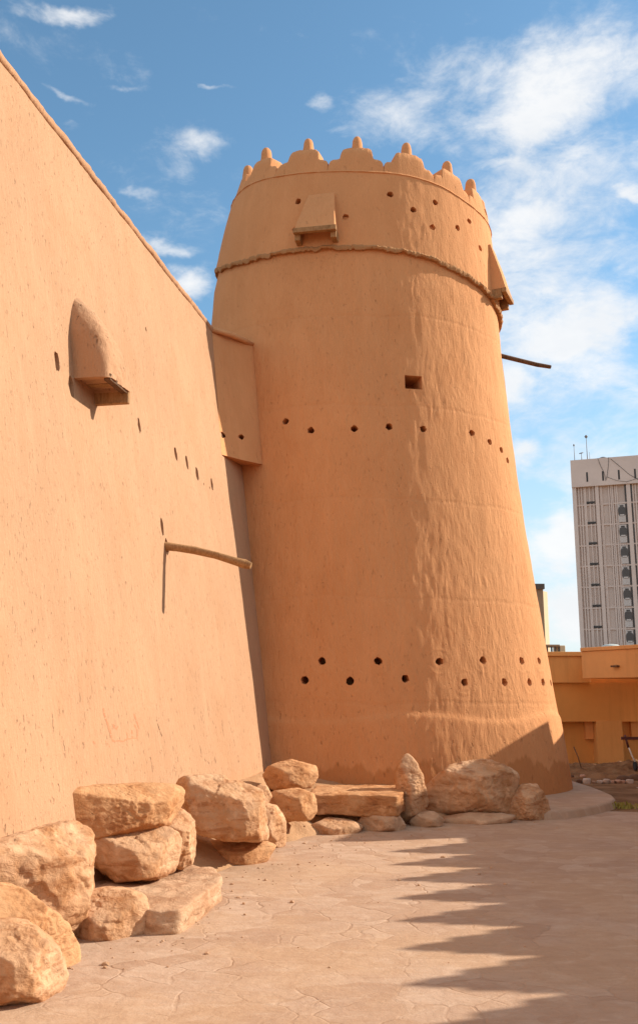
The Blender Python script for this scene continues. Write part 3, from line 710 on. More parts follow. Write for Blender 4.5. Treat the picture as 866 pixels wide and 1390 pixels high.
R_(boulder([(360, 1137), (372, 1131), (386, 1130), (388, 1148), (370, 1153), (360, 1149)], 1151, .0, .25, 12, 'rock', sub=5), 'small stone at the tip of the big leaning boulder, beside the paving')
R_(boulder([(340, 1076), (349, 1067), (362, 1068), (368, 1080), (361, 1093), (346, 1094)], 1092, .42, .3, 13, 'rock', sub=5), 'fist-shaped small pale stone behind the big leaning boulder, by the wall corner')
R_(boulder([(359, 1052), (368, 1041), (395, 1034), (424, 1041), (429, 1055), (420, 1068), (385, 1073), (366, 1067)], 1071, .5, .55, 14, 'rock_b', sub=5), 'highest stone in the corner where the wall meets the tower')
R_(boulder([(363, 1090), (372, 1075), (400, 1071), (425, 1079), (428, 1100), (420, 1111), (385, 1112), (366, 1102)], 1110, .25, .5, 15, 'rock_b', sub=5), 'cracked block directly under the highest corner stone')
R_(slab([(417, 1077), (430, 1066), (560, 1064), (541, 1079)], .44, .17, 16, 'rock_b', rough=.5), 'long thick ledge slab set like a bench against the tower foot', 'stone slab')
R_(boulder([(405, 1110), (430, 1100), (500, 1100), (505, 1116), (470, 1121), (410, 1120)], 1119, .05, .6, 17, 'rock_b', sub=5), 'low dark step stone underneath the long ledge slab')
R_(boulder([(418, 1124), (440, 1113), (480, 1116), (492, 1123), (488, 1132), (440, 1135), (422, 1131)], 1133, .0, .45, 18, 'rock', sub=5), 'thin flat stone on the ground left of the rounded dark rock')
R_(boulder([(540, 1095), (540, 1050), (547, 1032), (556, 1026), (566, 1037), (575, 1060), (581, 1090), (573, 1109), (556, 1115), (543, 1109)], 1114, .06, .42, 19, 'rock', p=20), 'tall narrow standing stone at the right end of the ledge slab')
R_(boulder([(488, 1117), (499, 1102), (518, 1099), (538, 1106), (549, 1122), (545, 1130), (492, 1129)], 1129, .0, .45, 20, 'rock_c', sub=5), 'rounded brownish rock at the foot of the standing stone')
R_(boulder([(558, 1114), (570, 1104), (590, 1104), (602, 1113), (596, 1123), (562, 1124)], 1123, .0, .35, 21, 'rock_c', sub=5), 'small greyish stone between the standing stone and the big squarish boulder')
R_(boulder([(574, 1082), (590, 1062), (612, 1042), (640, 1035), (680, 1039), (706, 1050), (708, 1068), (696, 1095), (681, 1108), (625, 1110), (600, 1103), (580, 1100)], 1109, .05, .9, 22, 'rock'), 'big squarish boulder in front of the tower, right of the standing stone')
R_(boulder([(600, 1113), (640, 1107), (694, 1108), (697, 1115), (680, 1119), (610, 1119)], 1119, .0, .4, 23, 'rock_c', sub=5), 'thin flat stone on the paving under the big squarish boulder')
R_(boulder([(689, 1109), (695, 1088), (712, 1066), (727, 1065), (740, 1085), (746, 1101), (739, 1113), (712, 1116)], 1114, .0, .5, 24, 'rock'), 'pitted pointed boulder at the right end of the stone row')

mb = MB(); rng = random.Random(77); tv, tf = ico(1)
for k in range(230):
    Yg = rng.uniform(6.2, 13.2); xb = P1[0] - (WN[1] * (Yg - P1[1]) - WN[2] * P1[2]) / WN[0]
    if rng.random() < .75: xg = xb + np.interp(Yg, [6, 9, 12], [.75, 1.0, 1.5]) + rng.gauss(0, .22)
    else: xg = rng.uniform(xb + .6, 3.2)
    if (xg - TC[0]) ** 2 / 3.8 ** 2 + (Yg - TC[1]) ** 2 / 2.7 ** 2 < 1.02: continue
    r_ = .007 + .016 * rng.random() ** 4; sc3 = np.array([rng.uniform(.7, 1.4), rng.uniform(.7, 1.4), rng.uniform(.4, .8)]) * r_
    i_ = int(np.clip((Yg - 2) / 15.5 * 399, 0, 399)); j_ = int(np.clip((xg + 4.2) / 8.8 * 229, 0, 229)); zg = max(float(ZB[i_, j_]), 0)
    mb.add([np.array([xg, Yg, zg + sc3[2] * .4]) + np.array(v) * sc3 * rng.uniform(.8, 1.15) for v in tv], tf)
o = mb.build('grit', M['rock_c']); o['kind'] = 'stuff'; o['label'] = 'loose grit and chips scattered along the foot of the stones'

# ------------------------------------------------------------------ courtyard wall (casts the shadow across the paving)
XW, DWX = 7.5, .055
def sunproj(p):   # follow the sun ray from p to the courtyard wall line
    p = np.asarray(p, float); t = (XW + DWX * (p[1] - 12) - p[0]) / (SUN[0] - DWX * SUN[1]); return p + SUN * t
gaps = sorted([sunproj(atZ(x, y, 0)) for x, y in [(630, 1143.6), (639, 1157), (652, 1176), (664, 1197), (684, 1221.5), (702, 1257)]], key=lambda p: p[1])
tips = [sunproj(atZ(x, y, 0)) for x, y in [(522, 1143), (531, 1167), (534, 1187.5), (534, 1213), (531, 1243), (510, 1266)]]
print('gaps', [g_.round(2) for g_ in gaps], 'tips', [t_.round(2) for t_ in tips])
hb = float(np.mean([g_[2] for g_ in gaps])); htp = float(np.mean([t_[2] for t_ in tips])); ysp = (gaps[-1][1] - gaps[0][1]) / 5
ts1 = sunproj(thit(655, 1033)); ts2 = sunproj(thit(741, 981)); ts3 = sunproj(thit(751, 1009)); print('plain part', ts1.round(2), ts2.round(2), ts3.round(2))
yend = gaps[-1][1] + .45
cw = MB(); wx = lambda y: XW + DWX * (y - 12)
def cwbox(y0, y1, z0, z1, a=0, b=.4):
    cw.hexa([(wx(y0) + a, y0, z0), (wx(y1) + a, y1, z0), (wx(y1) + b, y1, z0), (wx(y0) + b, y0, z0)], [(wx(y0) + a, y0, z1), (wx(y1) + a, y1, z1), (wx(y1) + b, y1, z1), (wx(y0) + b, y0, z1)])
cwbox(-6, yend, -.2, hb)
zp = lambda y: ts1[2] + (ts2[2] - ts1[2]) * (y - ts1[1]) / (ts2[1] - ts1[1])
y0, y1 = yend, ts2[1] - .02
cw.hexa([(wx(y0), y0, -.2), (wx(y1), y1, -.2), (wx(y1) + .4, y1, -.2), (wx(y0) + .4, y0, -.2)], [(wx(y0), y0, zp(y0)), (wx(y1), y1, zp(y1)), (wx(y1) + .4, y1, zp(y1)), (wx(y0) + .4, y0, zp(y0))])
cwbox(y1, 21, -.2, ts3[2])
court = cw.build('courtyard_wall', M['wall'])
tag(court, 'crenellated courtyard wall beyond the right edge throwing the toothed shadow', 'wall')
yc = gaps[-1][1] - ysp / 2
while yc > -5.5:
    m = MB(); hh = htp - hb + .02
    for w_, a_, b_ in ((ysp * .94, 0, .3), (ysp * .62, .3, .62), (ysp * .30, .62, .88), (ysp * .14, .88, 1.0)):
        q0, q1 = yc - w_ / 2, yc + w_ / 2; zb_, zt_ = hb + hh * a_ + .002, hb + hh * b_; s_ = .02 + .03 * a_
        m.hexa([(wx(q0) + s_, q0, zb_), (wx(q1) + s_, q1, zb_), (wx(q1) + .4 - s_, q1, zb_), (wx(q0) + .4 - s_, q0, zb_)], [(wx(q0) + s_, q0 + .03, zt_), (wx(q1) + s_, q1 - .03, zt_), (wx(q1) + .4 - s_, q1 - .03, zt_), (wx(q0) + .4 - s_, q0 + .03, zt_)])
    m.build('merlon', M['wall'], court, .02); yc -= ysp

# ------------------------------------------------------------------ low ochre building at the right
def ochre(name, col):
    t = NT(name); big = t.noise(t.co((.9, .9, .5)), 1, 5, .6); st = t.noise(t.co((4, 4, .4)), 1, 5, .7)
    c = t.mix(t.ramp(big, .3, .7), mul(col, .9), mul(col, 1.08)); c = t.mix(t.math('MULTIPLY', t.ramp(st, .5, .7), .28), c, mul(col, .62))
    return t.out(c, .85, t.bump(t.noise(t.co((25, 25, 25)), 1, 4, .6), .25, .01), .2)
M['ochre'] = ochre('ochre_render', (.76, .365, .105)); M['ochre_b'] = ochre('orange_render', (.76, .365, .13)); M['ochre_c'] = ochre('pinkish_ochre_render', (.74, .37, .12))
YB = 23.0
def bx(px, Y=YB): return atY(px, 940, Y)[0]
def bz(py, Y=YB, px=820): return atY(px, py, Y)[2]
bld = empty('low_building', (bx(810), YB, 0)); tag(bld, 'low ochre rendered building with deep parapet behind the tower on the right', 'building')
xl, xr = bx(700), 14.0
f = MB()
zt_ = bz(927); zw = bz(979.5); zpl = bz(1037)
f.box(xl, YB, zw, xr, YB + 4, zt_)                                   # upper wall
f.box(xl, YB + .35, -.2, xr, YB + 3.9, zw - .003)                     # recessed wall
f.box(bx(796), YB + .32, zt_ - .001, xr, YB + 4, bz(890)); f.build('wall', M['ochre'], bld)
f = MB(); f.box(bx(806), YB - .02, zpl, bx(841), YB + .36, zw + .02); f.build('pier', M['ochre_c'], bld, .01)
f = MB(); f.box(bx(905), YB - .02, zpl, bx(945), YB + .36, zw + .02); f.build('pier', M['ochre_c'], bld, .01)
f = MB(); f.box(xl, YB + .1, -.2, xr, YB + .37, zpl - .03); f.build('plinth', M['ochre_c'], bld, .01)
f = MB(); f.box(bx(795), YB + .22, bz(1004), bx(805.5), YB + .36, zw - .004); f.build('niche_panel', M['ochre_b'], bld)
f = MB(); f.box(bx(857), YB + .22, bz(1004), bx(885), YB + .36, zw - .004); f.build('niche_panel', M['ochre_b'], bld)
f = MB(); f.box(xl, YB - .12, zt_ + .002, bx(800), YB + .3, bz(891)); f.build('roof_band', M['ochre_c'], bld, .01)
f = MB(); f.box(xl, YB - .17, bz(891) + .001, bx(800), YB + .35, bz(885)); f.build('cornice', M['ochre_c'], bld, .01)
pL0 = atY(788, 882, 22.2); pL1 = atY(788, 923, 22.2); Yr = 20.6; pr0 = atY(866, 872, Yr); pr1 = atY(866, 917.5, Yr)
zt2 = (pL0[2] + pr0[2]) / 2; zb2 = (pL1[2] + pr1[2]) / 2; dv = np.array([pr0[0] - pL0[0], Yr - 22.2, 0]); ext = 2.4
a0 = np.array([pL0[0], 22.2]); a1 = a0 + dv[:2] * ext
f = MB(); f.hexa([(a0[0], a0[1], zb2), (a1[0], a1[1], zb2), (a1[0] + 3, a1[1], zb2), (a0[0] + 3, YB + .4, zb2)], [(a0[0], a0[1], zt2 - .09), (a1[0], a1[1], zt2 - .09), (a1[0] + 3, a1[1], zt2 - .09), (a0[0] + 3, YB + .4, zt2 - .09)])
f.build('parapet', M['ochre_b'], bld, .012)
nn = np.array([dv[1], -dv[0]]) / np.hypot(dv[0], dv[1]); 
f = MB(); o0 = a0 + nn * .03 * np.sign(-nn[1]); o1 = a1 + nn * .03 * np.sign(-nn[1])
f.hexa([(o0[0], o0[1], zt2 - .088), (o1[0], o1[1], zt2 - .088), (o1[0] + 3, o1[1], zt2 - .088), (o0[0] + 3, YB + .4, zt2 - .088)], [(o0[0], o0[1], zt2), (o1[0], o1[1], zt2), (o1[0] + 3, o1[1], zt2), (o0[0] + 3, YB + .4, zt2)])
f.build('coping', M['ochre_b'], bld, .012)
k_ = (836 - 788) / 78 ; pm = a0 + dv[:2] * k_ + nn * .05 * np.sign(-nn[1]); ux = dv / np.linalg.norm(dv)
f = MB(); f.obox((pm[0], pm[1], (zt2 + zb2) / 2 - .1), ux, (nn[0], nn[1], 0), (0, 0, 1), -.09, -.05, -.02, .09, .05, .02); f.build('drain_slot', M['wood_dark'], bld)
dish = simple('pale_tank_plastic', (.50, .54, .50), .5, .05)
V = []; n = 24; pc = atY(829, 879.5, 24.5); sect = [(0, 1), (.05, .98), (.10, .86), (.135, .6), (.15, .2)]
for hz, k in sect:
    for j in range(n): V.append(pc + np.array([math.cos(6.2832 * j / n) * .28 * k, math.sin(6.2832 * j / n) * .28 * k, hz - .05]))
# tank body down to the roof
V = [pc + np.array([math.cos(6.2832 * j / n) * .28, math.sin(6.2832 * j / n) * .28, zt_ - pc[2] + .0]) for j in range(n)] + V
L = len(sect) + 1; Fc = [(l * n + j, l * n + (j + 1) % n, (l + 1) * n + (j + 1) % n, (l + 1) * n + j) for l in range(L - 1) for j in range(n)] + [tuple(range(n))[::-1], tuple((L - 1) * n + j for j in range(n))]
tag(mk('water_tank', V, Fc, dish, smooth=True, sharp=50), 'pale rounded tank top peeking over the orange parapet', 'tank')

# rubble heap in front of it
X, Y = np.meshgrid(np.linspace(4.6, 12.5, 170), np.linspace(18.2, 22.95, 110))
Pn = np.stack([X.ravel(), Y.ravel(), 0 * X.ravel()], -1); n1 = fbm(Pn * .9, 4, 71).reshape(X.shape); n2 = fbm(Pn * 4, 5, 72, .6).reshape(X.shape)
env = ss((Y - 18.6) / 1.2) * ss((22.9 - Y) / .6) * ss((X - 4.7) / .6)
Z = env * (.06 + .17 * np.exp(-((X - 7.4) / 1.3) ** 2 - ((Y - 20.4) / .9) ** 2) + .10 * n1 + .13 * n2) - .02
P = np.stack([X, Y, Z], -1).reshape(-1, 3); idx = np.arange(len(P)).reshape(X.shape)
o = mk('dirt_heap', P, gridfaces(idx, False), M['dirt_dark'], origin=(8, 20, -.02)); o['kind'] = 'structure'
def hz(x, y): 
    i = int(np.clip((y - 18.2) / 4.75 * 109, 0, 109)); j = int(np.clip((x - 4.6) / 7.9 * 169, 0, 169)); return max(Z[i, j], 0)
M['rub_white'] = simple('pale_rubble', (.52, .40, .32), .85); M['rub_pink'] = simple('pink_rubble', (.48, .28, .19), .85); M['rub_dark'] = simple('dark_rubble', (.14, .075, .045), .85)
rubl = [(796, 1064, .17, 'rub_white', 'pale broken block at the left end of the rubble heap'), (814, 1063, .10, 'rub_white', 'small chalky rubble lump in the middle of the heap'), (822, 1061, .15, 'rub_white', 'larger chalky rubble lump in the middle of the heap'),
        (854, 1065, .14, 'rub_white', 'flat white rubble piece at the right end of the heap'), (838, 1066, .12, 'rub_pink', 'pinkish rubble stone just behind the white plank'), (845, 1068, .10, 'rub_pink', 'small pinkish rubble stone above the white plank'),
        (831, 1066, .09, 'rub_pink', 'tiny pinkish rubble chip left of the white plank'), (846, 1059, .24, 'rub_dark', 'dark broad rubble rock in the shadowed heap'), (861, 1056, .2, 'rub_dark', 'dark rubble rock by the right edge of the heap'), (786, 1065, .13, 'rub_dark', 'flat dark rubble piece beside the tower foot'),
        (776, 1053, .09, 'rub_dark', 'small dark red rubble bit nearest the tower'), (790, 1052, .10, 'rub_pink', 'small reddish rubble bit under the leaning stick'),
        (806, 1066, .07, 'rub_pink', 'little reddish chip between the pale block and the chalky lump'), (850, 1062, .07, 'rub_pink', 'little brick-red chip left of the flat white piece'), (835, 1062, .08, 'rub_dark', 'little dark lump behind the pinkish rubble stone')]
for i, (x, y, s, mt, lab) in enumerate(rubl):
    s *= .78
    Yg = 19.1 if y > 1058 else 20.2
    for _ in range(5):
        w = atY(x, y, Yg); Yg = Yg + (.0)
    zz_ = hz(w[0], w[1]); rng = random.Random(i + 40)
    # slide along the pixel ray until it meets the heap
    for Yk in np.arange(18.3, 22.8, .03):
        w = atY(x, y + 2, Yk)
        if w[2] <= hz(w[0], w[1]) + .01: break
    w = np.array([w[0], w[1], hz(w[0], w[1])])
    pl = [((rng.uniform(-1, 1), rng.uniform(-1, 1), rng.uniform(-1, 1)), s * rng.uniform(.45, .7)) for _ in range(14)] + [((0, 0, 1), s * .4), ((0, 0, -1), s * .45), ((1, 0, 0), s * .75), ((-1, 0, 0), s * .75), ((0, -1, 0), s * .6), ((0, 1, 0), s * .6)]
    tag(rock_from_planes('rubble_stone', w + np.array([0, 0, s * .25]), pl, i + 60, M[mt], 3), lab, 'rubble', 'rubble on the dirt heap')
def ground_hit(x, y):
    for Yk in np.arange(17.5, 22.8, .02):
        w = atY(x, y, Yk)
        if w[2] <= max(hz(w[0], w[1]) if Yk > 18.2 else 0, 0) + .005: return w
    return w
a = ground_hit(829, 1073.5); b = ground_hit(885, 1073); a[2] += .03; b[2] = a[2] + .01; ux = (b - a) / np.linalg.norm(b - a); uy = np.cross((0, 0, 1), ux)
mb = MB(); mb.obox(a, ux, uy, (0, 0, 1), 0, -.06, -.02, np.linalg.norm(b - a), .06, .02); tag(mb.build('plank', simple('whitewashed_wood', (.62, .48, .38), .8), bevel=.004), 'long whitish plank lying in front of the rubble heap', 'plank')
a = ground_hit(789, 1042); b = a + np.array([-.08, .25, .42]); mb = MB(); mb.tube([a + np.array([0, 0, -.05]), (a + b) / 2 + np.array([.01, 0, 0]), b], [.014, .013, .011], 8, .1); tag(mb.build('stick', M['wood_dark'], smooth=True), 'thin dark stick standing upright against the ochre wall', 'stick')
wd = NT('yellow_green_weed').out((.30, .24, .05), .7)
mb = MB(); p = atZ(847, 1097, 0); rng = random.Random(5)
for k in range(60):
    ang = rng.uniform(0, 6.283); r_ = rng.uniform(0, .16); q = p + np.array([r_ * math.cos(ang) * 1.3, r_ * math.sin(ang), 0]); l = rng.uniform(.04, .1); dx, dy = rng.uniform(-.06, .06), rng.uniform(-.06, .06)
    mb.add([q + np.array([-.012, 0, 0]), q + np.array([.012, 0, 0]), q + np.array([dx, dy, l]), q + np.array([dx - .01, dy + .01, l * .8])], [(0, 1, 2, 3)])
tag(mb.build('weed', wd), 'small yellowish green weed growing at the edge of the paving', 'plant')
# hand cart at the right edge
cart = empty('hand_cart', ground_hit(862, 1046)); tag(cart, 'upended hand cart with pale tube frame standing by the ochre wall', 'hand cart')
c0 = np.array(cart.location); tb = simple('pale_tube', (.62, .58, .52), .4); dk = simple('dark_red_paint', (.10, .035, .03), .5); rb = simple('black_rubber', (.03, .03, .03), .8)
for sx in (0.0, .32):
    mb = MB(); mb.tube([c0 + np.array([sx + .06, -.05, .02]), c0 + np.array([sx - .04, .05, .30]), c0 + np.array([sx - .10, .12, .55])], [.016] * 3, 8); mb.build('frame_tube', tb, cart, smooth=True)
    mb = MB(); mb.tube([c0 + np.array([sx - .085, .10, .46]), c0 + np.array([sx - .13, .14, .72])], [.026, .022], 8); mb.build('handle', dk, cart, smooth=True)
mb = MB(); mb.obox(c0 + np.array([-.22, .10, .62]), (1, 0, 0), (0, 1, 0), (0, 0, 1), 0, 0, 0, .6, .03, .06); mb.build('cross_bar', dk, cart)
mb = MB(); mb.obox(c0 + np.array([.0, -.1, .06]), (1, 0, 0), (0, 1, 0), (0, 0, 1), 0, 0, 0, .4, .18, .03); mb.build('foot_plate', dk, cart)
for sx in (-.02, .40):
    mb = MB(); cc = c0 + np.array([sx, .0, .09]); mb.tube([cc, cc + np.array([.04, 0, 0])], [.09, .09], 18); mb.build('wheel', rb, cart)

# ------------------------------------------------------------------ far buildings
conc = simple('beige_concrete', (.70, .585, .51), .85, .05, .3, bump=.05); panel = simple('taupe_panel', (.61, .505, .435), .8, .05, .3, bump=.05)
dark = simple('dark_recess', (.05, .045, .042), .5); white = simple('white_casing', (.58, .54, .50), .6, .06); glass = NT('dark_window_glass').out((.10, .092, .085), .4, None, .3)
YO = 150.0
def opx(x, y): # photo crop pixel (716+x/4.633, 580+y/4.633) -> facade u, z
    w = atY(716 + x / 4.633, 580 + y / 4.633, YO); return w
OA = atY(776.5, 640, YO); ang = math.atan2(-.35, 1); ux = np.array([math.cos(ang), math.sin(ang), 0]); un = np.array([ux[1], -ux[0], 0])
def fu(xc, yc):  # horizontal coordinate along facade for crop pixel
    r = ray(716 + xc / 4.633, 580 + yc / 4.633); # intersect vertical facade plane
    t = np.dot(OA - CAM, un) / np.dot(r, un); p = CAM + r * t; return float(np.dot(p - OA, ux)), float(p[2])
off = empty('office_tower', (OA[0], OA[1], 0)); tag(off, 'tall beige concrete office tower with vertical fins far behind on the right', 'office building')
def fb(name, u0, z0, u1, z1, d0, d1, mat, parent=off, coll=None):
    m = coll or MB(); m.obox((OA[0], OA[1], 0), ux, un, (0, 0, 1), u0, -d1, z0, u1, -d0, z1)
    if coll is None: return m.build(name, mat, parent)
U1 = 38.0; ztop = fu(276, 210)[1]; zpar = fu(282, 380)[1]; 
fb('core', .1, 0, U1, zpar, .55, 18, panel)
fb('parapet_band', -.25, zpar + .003, U1, ztop, -.25, 18, conc)
fl = [fu(318, y)[1] for y in (490, 620, 750, 880, 1008, 1135, 1272)]; fh = (fl[0] - fl[-1]) / 6
levels = [fl[0] - fh * k for k in range(-0, 13) if fl[0] - fh * k > 0]
up = lambda x, y=430: fu(x, y)[0]
# repeat unit of the facade measured along u
piers = [(up(280), up(305)), (up(424), up(446)), (up(620), up(646))]
per = piers[2][0] - piers[0][0]
bays = int(U1 / per) + 1
cp = MB()
PR = []
for b in range(bays):
    o_u = b * per
    PR += [(p0 + o_u, p1 + o_u) for p0, p1 in piers[:2]]
for p0, p1 in PR:
    if p1 < U1: fb('pier', p0, 0, p1, zpar, 0, .56, conc)
fm = MB()
for b in range(bays):
    for x in (316, 332, 350, 357, 383, 407, 452, 459, 505, 518, 528, 545, 556):
        u = up(x) + b * per
        if u < U1 - .5: fb('', u, 0, u + .2, zpar - .004, .3, .57, conc, coll=fm)
fm.build('fins', conc, off)
for z in levels:
    fb('floor_line', .12, z - .13, U1, z + .13, .38, .575, conc)
acm = simple('ac_unit_dark', (.07, .065, .06), .6)
for z in levels:
    for b in range(bays):
        u0 = up(366) + b * per; u1 = up(417) + b * per
        if u1 < U1: 
            w = fb('window', u0, z + .2, u1, z + .55, .25, .57, acm)
        a0_, a1_ = up(562) + b * per, up(606) + b * per
        if a1_ < U1:
            w = fb('window_box', a0_, z - fh + .2, a1_, z - .25, .22, .58, white)
            mid = z - fh * .42
            # rounded window
            m = MB(); V = []; n = 16; cu = (a0_ + a1_) / 2 
            for dd in (.19, .24):
                for j in range(n):
                    t = 2 * math.pi * j / n; k = (abs(math.cos(t)) ** 4 + abs(math.sin(t)) ** 4) ** (-.25)
                    V.append(np.array([OA[0], OA[1], 0]) + ux * (cu + math.cos(t) * k * .58) - un * dd + np.array([0, 0, mid + math.sin(t) * k * .78]))
            m.add(V, [tuple(range(n)), tuple(range(n, 2 * n))[::-1]] + [(j, (j + 1) % n, n + (j + 1) % n, n + j) for j in range(n)]); m.build('pane', glass, w)
            fb('vent', a0_ + .25, z - .62, a1_ - .25, z - .42, .2, .25, dark, w)
            fb('sill', a0_ + .2, mid - .74, a1_ - .2, mid - .50, .13, .185, white, w)
for b in range(bays):
    u0, u1 = up(609) + b * per, up(619) + b * per
    if u1 < U1: fb('dark_slot', u0, 0, u1, zpar - .01, .4, .58, glass)
    u0, u1 = up(648) + b * per, up(660) + b * per
    if u1 < U1: fb('dark_slot', u0, 0, u1, zpar - .01, .4, .58, glass)
for k in range(9):
    u = up(373, 315) + k * (up(675, 315) - up(373, 315)) / 3
    if u < U1: fb('vent_slot', u - .14, fu(373, 345)[1], u + .14, fu(373, 285)[1], -.27, -.1, dark)
mb = MB()
def fpt(xc, yc, d=-.3): 
    u, z = fu(xc, yc); return np.array([OA[0], OA[1], 0]) + ux * u - un * d + np.array([0, 0, z])
mb.tube([fpt(440, 195), fpt(455, 240), fpt(478, 285), fpt(490, 330)], [.03] * 4, 6); mb.tube([fpt(508, 190), fpt(506, 250), fpt(498, 310), fpt(488, 340)], [.03] * 4, 6)
mb.tube([fpt(520, 200), fpt(580, 250), fpt(640, 300), fpt(700, 335)], [.03] * 4, 6); mb.tube([fpt(500, 315), fpt(560, 338), fpt(620, 345), fpt(700, 320)], [.025] * 4, 6)
mb.build('cable', dark, off)
# roof masts
mast = simple('grey_mast', (.22, .21, .21), .6)
for x, y0, rr_, lab in [(284, 103, .05, 'thin whip antenna at the left corner of the office roof'), (362, 50, .06, 'tallest roof antenna with a knob on its tip'), (332, 155, .06, 'short stubby roof antenna with a cross piece'), (383, 150, .035, 'faint thin roof antenna right of the tallest one')]:
    u, z1_ = fu(x, y0); b0 = np.array([OA[0], OA[1], 0]) + ux * u + un * -2 + np.array([0, 0, ztop]); t0 = b0.copy(); t0[2] = z1_ + .3
    m = MB(); m.tube([b0, (b0 + t0) / 2, t0], [rr_ * 1.4, rr_, rr_ * .8], 8)
    if '(knob' in lab or 'knob' in lab: m.tube([t0 - np.array([0, 0, .25]), t0, t0 + np.array([0, 0, .25])], [.15, .3, .12], 10)
    if 'whip' in lab: m.tube([t0 - np.array([0, 0, .2]), t0 + np.array([0, 0, .1])], [.14, .12], 8)
    if 'cross' in lab: m.tube([t0 + np.array([-.35, 0, -.1]), t0 + np.array([.3, 0, .1])], [.09, .09], 8); m.tube([b0, b0 + np.array([0, 0, .5])], [.2, .2], 8)
    tag(m.build('antenna', mast, smooth=True), lab, 'antenna')
uu = up(470, 190); b0 = np.array([OA[0], OA[1], ztop]) + ux * uu - un * 1.5; m = MB(); m.tube([b0, b0 + np.array([0, 0, .35]), b0 + np.array([0, 0, .55])], [.8, .75, .3], 16); tag(m.build('roof_vent', mast, smooth=True), 'low round grey vent on the office roof edge', 'roof vent')

# slim beige building beside the tower edge
lit = simple('beige_render_lit', (.62, .47, .29), .85, .06, .6); shd = simple('beige_render_shade', (.34, .22, .13), .85, .08, .6); cap = simple('dark_cap', (.12, .09, .07), .8)  # lit and shaded tones of one beige render, light put into colour
YS = 70.0; bl = empty('slim_building', (atY(735, 940, YS)[0], YS, 0)); tag(bl, 'slim beige building with a dark cap seen just right of the tower', 'building')
x0, x1, x2 = atY(715, 860, YS)[0], atY(738.5, 860, YS)[0], atY(745, 860, YS)[0]; z1 = atY(735, 800, YS)[2]; z2 = atY(735, 793, YS)[2]
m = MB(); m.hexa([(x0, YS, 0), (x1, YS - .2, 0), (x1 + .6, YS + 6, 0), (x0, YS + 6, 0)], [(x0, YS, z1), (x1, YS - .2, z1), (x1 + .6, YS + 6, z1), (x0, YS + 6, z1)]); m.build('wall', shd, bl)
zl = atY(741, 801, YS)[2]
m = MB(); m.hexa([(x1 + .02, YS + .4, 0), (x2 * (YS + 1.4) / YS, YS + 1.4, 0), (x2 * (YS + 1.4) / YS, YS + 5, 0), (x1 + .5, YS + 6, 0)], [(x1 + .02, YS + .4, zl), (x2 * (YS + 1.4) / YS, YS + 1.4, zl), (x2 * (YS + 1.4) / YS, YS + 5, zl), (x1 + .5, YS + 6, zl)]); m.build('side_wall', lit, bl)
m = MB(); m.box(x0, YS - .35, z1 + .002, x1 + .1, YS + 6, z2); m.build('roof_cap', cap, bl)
# rooftop frame and box left of the office tower
YF = 40.0; fx = lambda px: atY(px, 880, YF)[0]; fz = lambda py: atY(750, py, YF)[2]
fr = empty('roof_pergola', (fx(749), YF, 0)); tag(fr, 'dark open roof frame standing behind the low ochre building', 'pergola')
for px in (741.5, 747.5, 752.5, 757.5): m = MB(); m.box(fx(px), YF, 0, fx(px) + .06, YF + .06, fz(877.5)); m.build('post', cap, fr)
m = MB(); m.box(fx(735), YF - .05, fz(877.5), fx(759), YF + 1, fz(875)); m.build('top_beam', shd, fr)
m = MB(); m.box(fx(759.5), YF, 0, fx(767), YF + 1.2, fz(876)); m.V and tag(m.build('roof_hut', lit, bevel=.03), 'small cream roof hut beside the dark open frame', 'hut')

# ------------------------------------------------------------------ sky, sun, camera
w = bpy.data.worlds.new('World'); sc.world = w; w.use_nodes = True; t = w.node_tree; N = t.nodes; L = t.links
bg = N['Background']; bg.inputs[1].default_value = .15
class WT(NT):
    def __init__(s): s.t = t; s.tc = N.new('ShaderNodeTexCoord')
W_ = WT()
sky = N.new('ShaderNodeTexSky'); sky.sky_type = 'NISHITA'; sky.sun_disc = False; sky.sun_elevation = rad(SUN_EL); sky.sun_rotation = rad(SUN_AZ); sky.air_density = 1.0; sky.dust_density = .6; sky.ozone_density = 2.0; sky.altitude = 600
dirv = W_.n('VectorMath', {0: W_.tc.outputs['Generated']}, operation='NORMALIZE').outputs[0]
sx = W_.n('SeparateXYZ', {'Vector': dirv}).outputs
az_ = W_.math('ARCTAN2', sx[0], sx[1]); el_ = W_.math('ARCSINE', sx[2])
def azel(px, py): r = ray(px, py); r = r / np.linalg.norm(r); return math.atan2(r[0], r[1]), math.asin(r[2])
BL = [(770, 360, 210, 330, .68), (560, 160, 190, 110, .45), (830, 650, 140, 220, .68), (250, 250, 160, 110, .42), (90, 60, 160, 90, .36), (790, 90, 110, 40, .8), (600, 190, 60, 25, .45), (660, 210, 60, 20, .55), (800, 200, 70, 30, .7), (830, 430, 80, 120, .9), (690, 420, 50, 40, .6), (740, 560, 70, 30, .5), (840, 760, 90, 120, .8), (740, 130, 150, 75, 1.0), (640, 150, 70, 60, .6), (850, 110, 90, 70, .7), (720, 300, 90, 60, .85), (700, 260, 70, 30, .6), (780, 440, 130, 90, 1.0), (700, 500, 60, 60, .9), (850, 270, 30, 20, .9), (860, 370, 50, 35, .7), (730, 610, 45, 30, .85), (760, 720, 60, 60, .9), (730, 690, 40, 40, .5), (790, 820, 90, 70, 1.0), (850, 540, 60, 30, .7),
      (300, 215, 60, 34, .7), (345, 200, 50, 20, .4), (440, 120, 30, 22, .65), (90, 8, 80, 20, .8), (95, 135, 45, 10, .6), (205, 280, 40, 18, .7), (235, 330, 60, 14, .6), (270, 380, 45, 25, .75), (180, 120, 25, 10, .45), (310, 105, 35, 8, .5), (470, 170, 40, 12, .5), (560, 100, 40, 30, .3), (100, 180, 30, 12, .4)]
